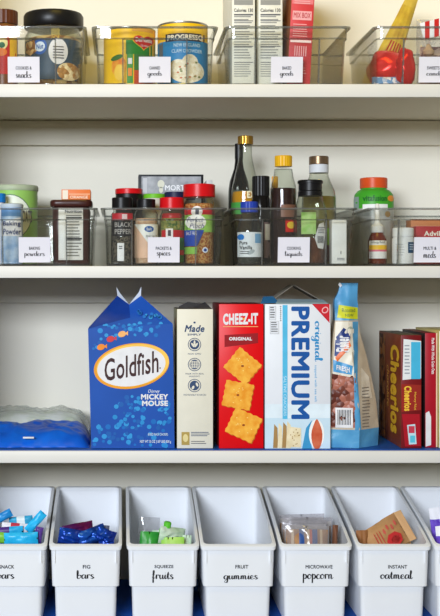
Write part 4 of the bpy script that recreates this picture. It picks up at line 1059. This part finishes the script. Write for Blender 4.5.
# ------------------------------------------------------------------ white bins
F4 = SH[3] + .0018
def wring(w, y0, y1, zf, r=.008):
    P = []
    def arc(cx, cy, a0):
        for j in range(5):
            a = a0 + PI / 2 * j / 4; x, y = cx + r * math.cos(a), cy + r * math.sin(a); P.append((x, y, zf(y)))
    P.append((-w * .3, y0, zf(y0))); P.append((w * .3, y0, zf(y0)))
    arc(w / 2 - r, y0 + r, -PI / 2)
    for t in (.2, .4, .6, .8): P.append((w / 2, y0 + (y1 - y0) * t, zf(y0 + (y1 - y0) * t)))
    arc(w / 2 - r, y1 - r, 0); arc(-w / 2 + r, y1 - r, PI / 2)
    for t in (.8, .6, .4, .2): P.append((-w / 2, y0 + (y1 - y0) * t, zf(y0 + (y1 - y0) * t)))
    arc(-w / 2 + r, y0 + r, PI)
    return P
HF = Zf(546.5) - F4          # height at the front lip
HB = .2035
def zt(dz=0):
    def f(y):
        t = max(0, min(1, y / .262)); t2 = t ** .85
        return HF + (HB - HF) * t2 + dz
    return f
def white_bin(pc, label, w1, w2, s1, s2, dy=0.0, word=True, wpx=73, to=0):
    T = Thing('storage_bin', label, 'bin', pc, .004 + dy, F4, 'white storage bins on the bottom shelf')
    Y0 = .004; W = wpx * T.k
    zc = Zf(588) - F4
    m = M(); t = .0022
    def shell(o):
        return [wring(W - .0225 - 2 * o, .014 + o, .236 - o, lambda y: o),
                wring(W - .0195 - 2 * o, .010 + o, .243 - o, lambda y: zc - .001),
                wring(W - .0105 - 2 * o, .0045 + o, .249 - o, lambda y: zc + .0005),
                wring(W - .006 - 2 * o, .002 + o, .255 - o, zt(-.003))]
    so, si = shell(0), shell(t)
    m.loft(so + si[::-1], WPLAS, True, True, True)
    # flat shading breaks at the step
    for s in (-1, 1):
        m.box(s * W * .42 - .0007, s * W * .42 + .0007, .0002, .0045, HF - .031, HF - .006, WPLAS)
    T.part('tub', m)
    m = M()   # rolled rim running all round
    m.loft([wring(W - .008, .0025, .254, zt(-.0075)), wring(W - .001, -.0015, .2585, zt(-.0075)), wring(W + .0002, -.002, .259, zt(-.001)), wring(W - .002, -.001, .258, zt(0)), wring(W - .0075 - 2 * t, .0035 + t, .2535 - t, zt(0)), wring(W - .0075 - 2 * t, .0035 + t, .2535 - t, zt(-.006))], WPLAS, False, False, True)
    T.part('rim', m)
    if word:
        m = M()
        class Fr:
            curved = False; k = T.k
            def __call__(s, px, py, h):
                z = (T.pb - py) * T.k; u = (z - zc) / (HF - zc)
                return ((px - pc) * T.k, .0045 - .0025 * u - h - .0004, z)
        f = Fr()
        m.text(f, w1, pc + to - s1 / 2 + 1, 565.3, pc + to + s1 / 2 + 1, 569, INK, .0002, bold=.02)
        top = 569.5 if any(ch in 'bdfhklt' for ch in w2) else 573
        botm = 583.5 if any(ch in 'gpqyf' for ch in w2) else 579.5
        m.text(f, w2, pc + to - s2 / 2, top + 1.0, pc + to + s2 / 2, botm, INK, .0002, script=True)
        T.part('lettering', m, label='black lettering reading ' + w1.lower() + ' ' + w2)
    return T
white_bin(10.5, 'white plastic bin lettered snack bars, cut off by the left frame edge', 'SNACK', 'bars', 15, 18, to=-5)
white_bin(85.5, 'white plastic bin lettered fig bars, holding dark blue wrappers', 'FIG', 'bars', 7.5, 18)
white_bin(163, 'white plastic bin lettered squeeze fruits, holding green pouches', 'SQUEEZE', 'fruits', 19, 22)
white_bin(238.5, 'empty white plastic bin lettered fruit gummies, at centre of bottom row', 'FRUIT', 'gummies', 13, 35, wpx=76, to=2.5)
white_bin(316, 'white plastic bin lettered microwave popcorn, holding plastic wrapped packs', 'MICROWAVE', 'popcorn', 27, 31, to=2.3)
white_bin(394, 'white plastic bin lettered instant oatmeal, holding a kraft paper packet', 'INSTANT', 'oatmeal', 19, 33, wpx=75, to=3)
white_bin(470.5, 'white plastic bin at the right frame edge holding purple packets', '', '', 1, 1, word=False)

FB = F4 + .0030    # inside floor of the white bins
def bar(label, px, y, zc_, L, w, t, rot, c, c2=None, name='snack_bar', cat='bar', group='wrapped bars in the snack bars bin', seed=0, wr=.12):
    """wrapped bar centred at (px, zc_) : long axis x before rotation"""
    T = Thing(name, label, cat, px, y, zc_, group, single=True)
    m = M(); 
    A = mat('wrap_%d_%d_%d' % c, c, .28, scale=60, c2=tuple(min(255, v + 25) for v in c), bump=.3)
    B = pm(c2, .35) if c2 else A
    pouch(m, w, L, t, A, seed, wr, nu=8, nv=18, p=4, mats=(lambda u, v: B if .32 < v < .62 else A), z0=-L / 2)
    o = T.single(m); o.rotation_euler = tuple(math.radians(a) for a in rot)
    return o
CYB, PUR = (28, 160, 214), (76, 46, 130)
zr = F4 + HF
# standing bars reach the floor; lying ones rest on top of them
sb = [(-8, .05), (1, .075), (10, .045), (20, .07), (31, .05), (7, .12), (25, .12), (0, .15), (14, .16), (32, .16)]
words = ['second from the left', 'behind the left crossing bar', 'under the white wrapper', 'in the middle of the pile', 'near the right wall of the bin', 'behind the middle', 'behind the tilted bar', 'at the back left', 'at the back middle', 'at the back right']
for i, (px, y) in enumerate(sb):
    bar('light blue bar standing upright in its bin, ' + words[i], px, y, FB + .067, .132, .026, .012, (0, (-4, 3, 5, -3, 2)[i % 5] * .5, 20 * (i % 3 - 1)), CYB if i % 3 else (40, 120, 190), (235, 235, 240) if i % 4 == 1 else PUR if i % 3 == 2 else None, seed=i)
def pyz(py, y): return (PY0 - py) * S * (1 + y / D)
lay = [(3, 533, .06, .075, .022, .010, 86, CYB, PUR, 'light blue bar lying across the pile at the left frame edge'),
       (21, 539, .035, .062, .024, .012, 88, (30, 168, 220), None, 'bright blue bar lying flat along the front of snack bars bin'),
       (15, 530, .07, .05, .026, .014, 94, (225, 225, 235), (205, 60, 80), 'white wrapped bar with red mark on top of the snack bar pile'),
       (35.5, 522, .055, .046, .016, .008, 42, (28, 170, 226), None, 'blue bar tilted up against the right wall of snack bars bin'),
       (2, 517, .085, .04, .016, .008, 62, (24, 130, 200), None, 'blue bar tilted up at left of the snack bar pile'),
       (21, 521, .10, .045, .018, .010, 84, (46, 158, 200), (235, 245, 245), 'teal and white bar lying at the top of the pile'),
       (38.5, 535, .045, .030, .014, .008, 10, PUR, None, 'small purple packet at the right of snack bars bin'),
       (4, 538, .04, .05, .02, .010, 97, (30, 110, 70), (120, 190, 60), 'green and blue bar lying low at front left')]
for i, (px, py, y, L, w, t, a, c, c2, lb) in enumerate(lay):
    bar(lb, px, y, pyz(py, y), L, w, t, (0, a, 0), c, c2, seed=30 + i)
# fig bars
FO = mat('indigo_foil', (30, 38, 130), .25, .3, scale=18, c2=(18, 70, 170), bump=.6, bscale=30); MA = mat('maroon_foil', (120, 20, 60), .3, .2, scale=20, c2=(80, 24, 90), bump=.5, bscale=30)
NB = mat('navy_foil', (16, 34, 110), .25, .3, scale=20, c2=(30, 90, 190), bump=.6, bscale=30)
fg = 'wrapped bars in the fig bars bin'
def stand(name, label, cat, px, y, w, top, t, material, lean=0, yaw=0, seed=0, group=None, mats=None, wr=.22, zb=None, tilt=0):
    k = S * (1 + y / D); h = (PY0 - top) * k - (zb or FB)
    return place_pouch(name, label, cat, px, None, y, w, h, t, material, rot=(math.radians(tilt), math.radians(lean), math.radians(yaw)), seed=seed, zb=(zb or FB) + .0008 + w / 2 * abs(math.sin(math.radians(lean))) + t * .3 * (.3 if abs(tilt) < 1 else 1), group=group, mats=mats, wr=wr)
stand('fig_bar', 'indigo fig bar wrapper standing at left of its bin', 'bar', 74, .085, .040, 536, .018, FO, 3, 4, 1, fg)
stand('fig_bar', 'navy fig bar wrapper standing in the middle of its bin', 'bar', 92, .07, .036, 536, .018, NB, -3, 8, 3, fg)
stand('fig_bar', 'indigo fig bar wrapper standing near the right wall of bin', 'bar', 105, .05, .028, 537, .016, FO, 1, -8, 4, fg)
stand('fig_bar', 'dark fig bar wrapper at the back of the fig bars bin', 'bar', 88, .125, .05, 535, .018, NB, 2, 0, 7, fg)
def lie(label, px, py, y, w, L, t, material, rot, seed, wr=.4):
    T = Thing('fig_bar', label, 'bar', px, y, pyz(py, y), fg, single=True); m = M(); pouch(m, w, L, t, material, seed, wr, z0=-L / 2)
    T.single(m).rotation_euler = tuple(math.radians(a) for a in rot)
lie('maroon fig bar wrapper lying on top of the pile at left', 78, 531, .085, .030, .060, .020, MA, (-15, 84, 6), 11)
lie('navy blue fig bar wrapper sloping down in front of the maroon one', 72, 537, .05, .030, .05, .020, FO, (-10, 100, -4), 12)
lie('royal blue fig bar wrapper lying across the middle of the pile', 92, 536, .055, .030, .056, .020, NB, (-20, 74, 4), 13)
lie('indigo fig bar wrapper lying at the right end of the pile', 105.5, 536, .05, .026, .036, .018, FO, (-12, 112, -6), 14)
stand('fig_bar', 'pointed silver grey wrapper corner rising above the blue fig bars', 'bar', 99, .075, .012, 526, .006, mat('silver_foil', (120, 125, 150), .25, .5, bump=.4), 5, 0, 6, fg)
# squeeze fruits
GP = mat('green_pouch', (74, 176, 52), .3, scale=22, c2=(120, 205, 70), bump=.35); DG = mat('deep_green_pouch', (20, 120, 50), .3, scale=25, c2=(60, 160, 60), bump=.3)
PG = mat('pale_green_pouch', (170, 205, 170), .35, scale=22, c2=(205, 222, 205), bump=.4)
gg = 'squeeze pouches in the squeeze fruits bin'
def squeeze(label, px, y, w, top, material, lean, yaw, seed, t=.022, spout=None):
    k = S * (1 + y / D); T = Thing('fruit_pouch', label, 'pouch', px, y, FB + .0015 + w / 2 * abs(math.sin(math.radians(lean))), gg)
    h = (PY0 - top) * k - FB
    m = M(); pouch(m, w, h, t, material, seed, .22); T.part('film', m)
    if spout:
        m = M(); m.lathe([(.0032, -.004), (.0032, .004), (.007, .0045), (.007, .014), (.005, .0155)], spout, 0, 0, 20, rib=.0004); q = T.part('spout_cap', m); q.location = (0, 0, h)
    T.root.rotation_euler = (0, math.radians(lean), math.radians(yaw)); return T
squeeze('deep green pouch at left side of squeeze fruits bin', 144, .045, .034, 533, DG, 4, 6, 3)
squeeze('bright green pouch with round spout cap facing front', 152, .056, .026, 530, GP, 10, -10, 4, spout=pm((96, 200, 60), .3))
squeeze('pale green pouch in the middle of the squeeze fruits bin', 168, .085, .05, 531, PG, -2, 5, 5)
squeeze('yellow green pouch lying low in front of the pale green pouch', 174, .04, .042, 538, mat('lime_pouch', (150, 210, 80), .3, c2=(190, 225, 120), scale=30), -1, 0, 6, .016)
squeeze('pale mint pouch near the right wall of squeeze fruits bin', 184, .06, .018, 536, PG, 2, 0, 7, .014)
stand('plastic_bag', 'clear crumpled plastic bag at back left of the squeeze fruits bin', 'bag', 145, .10, .04, 519, .02, FILM, 3, 0, 8)
T = Thing('fruit_pouch', 'pale green pouch lying tilted across the top of the squeeze pouches', 'pouch', 172, .055, pyz(535, .055), gg, single=True)
m = M(); pouch(m, .032, .058, .016, PG, 19, .35, z0=-.029, taper=.2); T.single(m).rotation_euler = (math.radians(-30), math.radians(100), math.radians(4))
# popcorn packs
KR = mat('popcorn_kraft', (176, 130, 76), .5, scale=40, c2=(150, 104, 58)); GF = clear('popcorn_film', (236, 234, 236), .16, 1, 1.7, body=.22, body_c=(214, 212, 214), bump=1.5)
def popm(s):
    def f(u, v):
        q = int(u * 16)
        if s and v > .93: return pm((186, 180, 176), .3)
        if q in (5, 6, 10, 11): return pm((34, 74, 140), .35)
        if q in (2, 8, 13): return pm((214, 190, 150), .35)
        if q == 9: return pm((190, 80, 60), .35)
        return KR
    return f
for i, (px, y, top, w) in enumerate(((306, .045, 526.5, .076), (305, .086, 521.5, .080), (306, .124, 518, .090), (303, .162, 515, .084))):
    words = ('frontmost of the stack', 'second from the front', 'third from the front', 'rearmost of the stack')[i]
    T = Thing('popcorn_pack', 'brown and blue popcorn pack in clear wrap, ' + words, 'pack', px, y, FB + .0006, 'wrapped popcorn packs in their bin')
    h = (PY0 - top) * T.k - FB - .006
    m = M(); pouch(m, w, h, .022, KR, 40 + i, .12, mats=popm(i), nu=16); T.part('paper_bag', m)
    m = M(); pouch(m, w + .005, h + .007, .026, GF, 50 + i, .45, nu=22, nv=26); T.part('plastic_wrap', m)
    T.root.rotation_euler = (0, math.radians((.5, -.5, 1, -1)[i]), math.radians((-3, 2, -2, 3)[i]))
stand('popcorn_pack', 'brown pack on edge at the right of the popcorn stack', 'pack', 332.5, .06, .010, 527, .03, pm((120, 80, 60)), 2, 0, 61)
# oatmeal
KP = mat('kraft_paper', (192, 146, 96), .6, scale=40, c2=(176, 130, 84), bump=.15)
T = Thing('oatmeal_packet', 'kraft paper packet with red print tilted in the instant oatmeal bin', 'packet', 385, .07, F4 + .142)
m = M(); pouch(m, .060, .080, .022, KP, 70, .14, z0=-.040); T.part('paper_packet', m)
m = M()
def spot(x, z, r1, r2, c, n=18): m.add([(x + r1 * math.cos(q * 2 * PI / n), -.0128, z + r2 * math.sin(q * 2 * PI / n)) for q in range(n)], [list(range(n))], pm(c, .5))
spot(.010, .010, .014, .017, (196, 48, 50), 7); spot(.011, .012, .008, .010, (206, 70, 66), 6)
for q in range(4): spot(-.016 + .004 * (q % 2), .026 - q * .009, .006, .0025, (206, 92, 80), 5)
for q in range(3): spot(-.004, -.010 - q * .006, .016, .0012, (190, 80, 66), 8)
T.part('red_print', m)
m = M(); flap(m, (-.030, -.004, .039), (.030, -.004, .039), (.030, -.012, .049), (-.030, -.016, .048), pm((214, 170, 120), .6), .0012); T.part('folded_top', m)
T.root.rotation_euler = (math.radians(-30), math.radians(60), math.radians(-14))
for i, (px, y) in enumerate(((384, .05), (392, .09), (386, .13))):
    stand('oatmeal_packet', 'kraft packet standing beneath the red printed packet, ' + ('nearest the front', 'in the middle', 'at the back')[i], 'packet', px, y, .07, 546 - i * 3, .018, KP, 0, 0, 90 + i)
stand('oatmeal_packet', 'small brown kraft packet in the left corner of the oatmeal bin', 'packet', 366, .06, .022, 531.5, .014, mat('brown_kraft', (150, 100, 58), .6), -3, 0, 71)
# right-most bin
def pk(u, v): return pm((240, 240, 246), .35) if v > .86 or int(u * 8) % 5 == 4 else mat('purple_wrap', (92, 58, 180), .3, scale=80, c2=(130, 100, 215), bump=.3)
stand('granola_packet', 'purple and white packet leaning highest in the rightmost bin', 'packet', 450, .085, .034, 509, .018, WHITE, -7, 0, 81, mats=pk)
stand('granola_packet', 'purple packet low at the front of the rightmost bin', 'packet', 456, .05, .045, 527, .02, WHITE, -6, 4, 82, mats=pk)
stand('granola_packet', 'white packet behind the purple ones in the rightmost bin', 'packet', 462, .12, .05, 505, .02, pm((232, 232, 240), .3), -2, 0, 83)

# ------------------------------------------------------------------ light
def area(name, loc, size, power, col, target):
    l = bpy.data.lights.new(name, 'AREA'); l.shape = 'RECTANGLE'; l.size, l.size_y = size; l.energy = power; l.color = col
    o = bpy.data.objects.new(name, l); COL.objects.link(o); o.location = loc
    o.rotation_euler = (Vector(target) - Vector(loc)).to_track_quat('-Z', 'Y').to_euler(); return o
area('window_light', (-1.65, -5, 1.12), (2.1, 1.1), 292, (.88, .95, 1.05), (0.1, 0, .0))
area('ceiling_lamp', (.15, -.95, 1.5), (.8, .4), 8.5, (1, .72, .10), (.1, .1, .3))
w = bpy.data.worlds.new('World'); SC.world = w; w.use_nodes = True
w.node_tree.nodes['Background'].inputs[0].default_value = (1, .90, .68, 1); w.node_tree.nodes['Background'].inputs[1].default_value = .16

# ------------------------------------------------------------------ camera
cd = bpy.data.cameras.new('camera'); cam = bpy.data.objects.new('camera', cd); COL.objects.link(cam)
cam.location = (0, -D, 0); cam.rotation_euler = (PI / 2, 0, 0)
cd.sensor_fit = 'VERTICAL'; cd.sensor_height = 24
cd.lens = 24 * D / (616 * S)
cd.shift_x = (220 - PX0) / 616.0
cd.shift_y = -(308 - PY0) / 616.0
cd.clip_start = .05
SC.camera = cam
SC.view_settings.view_transform = 'Standard'; SC.view_settings.look = 'None'
SC.view_settings.gamma = 1; SC.view_settings.exposure = 0.0; SC.view_settings.use_curve_mapping = False
SC.cycles.transparent_max_bounces = 32
SC.cycles.max_bounces = 10
SC.cycles.sample_clamp_indirect = 6
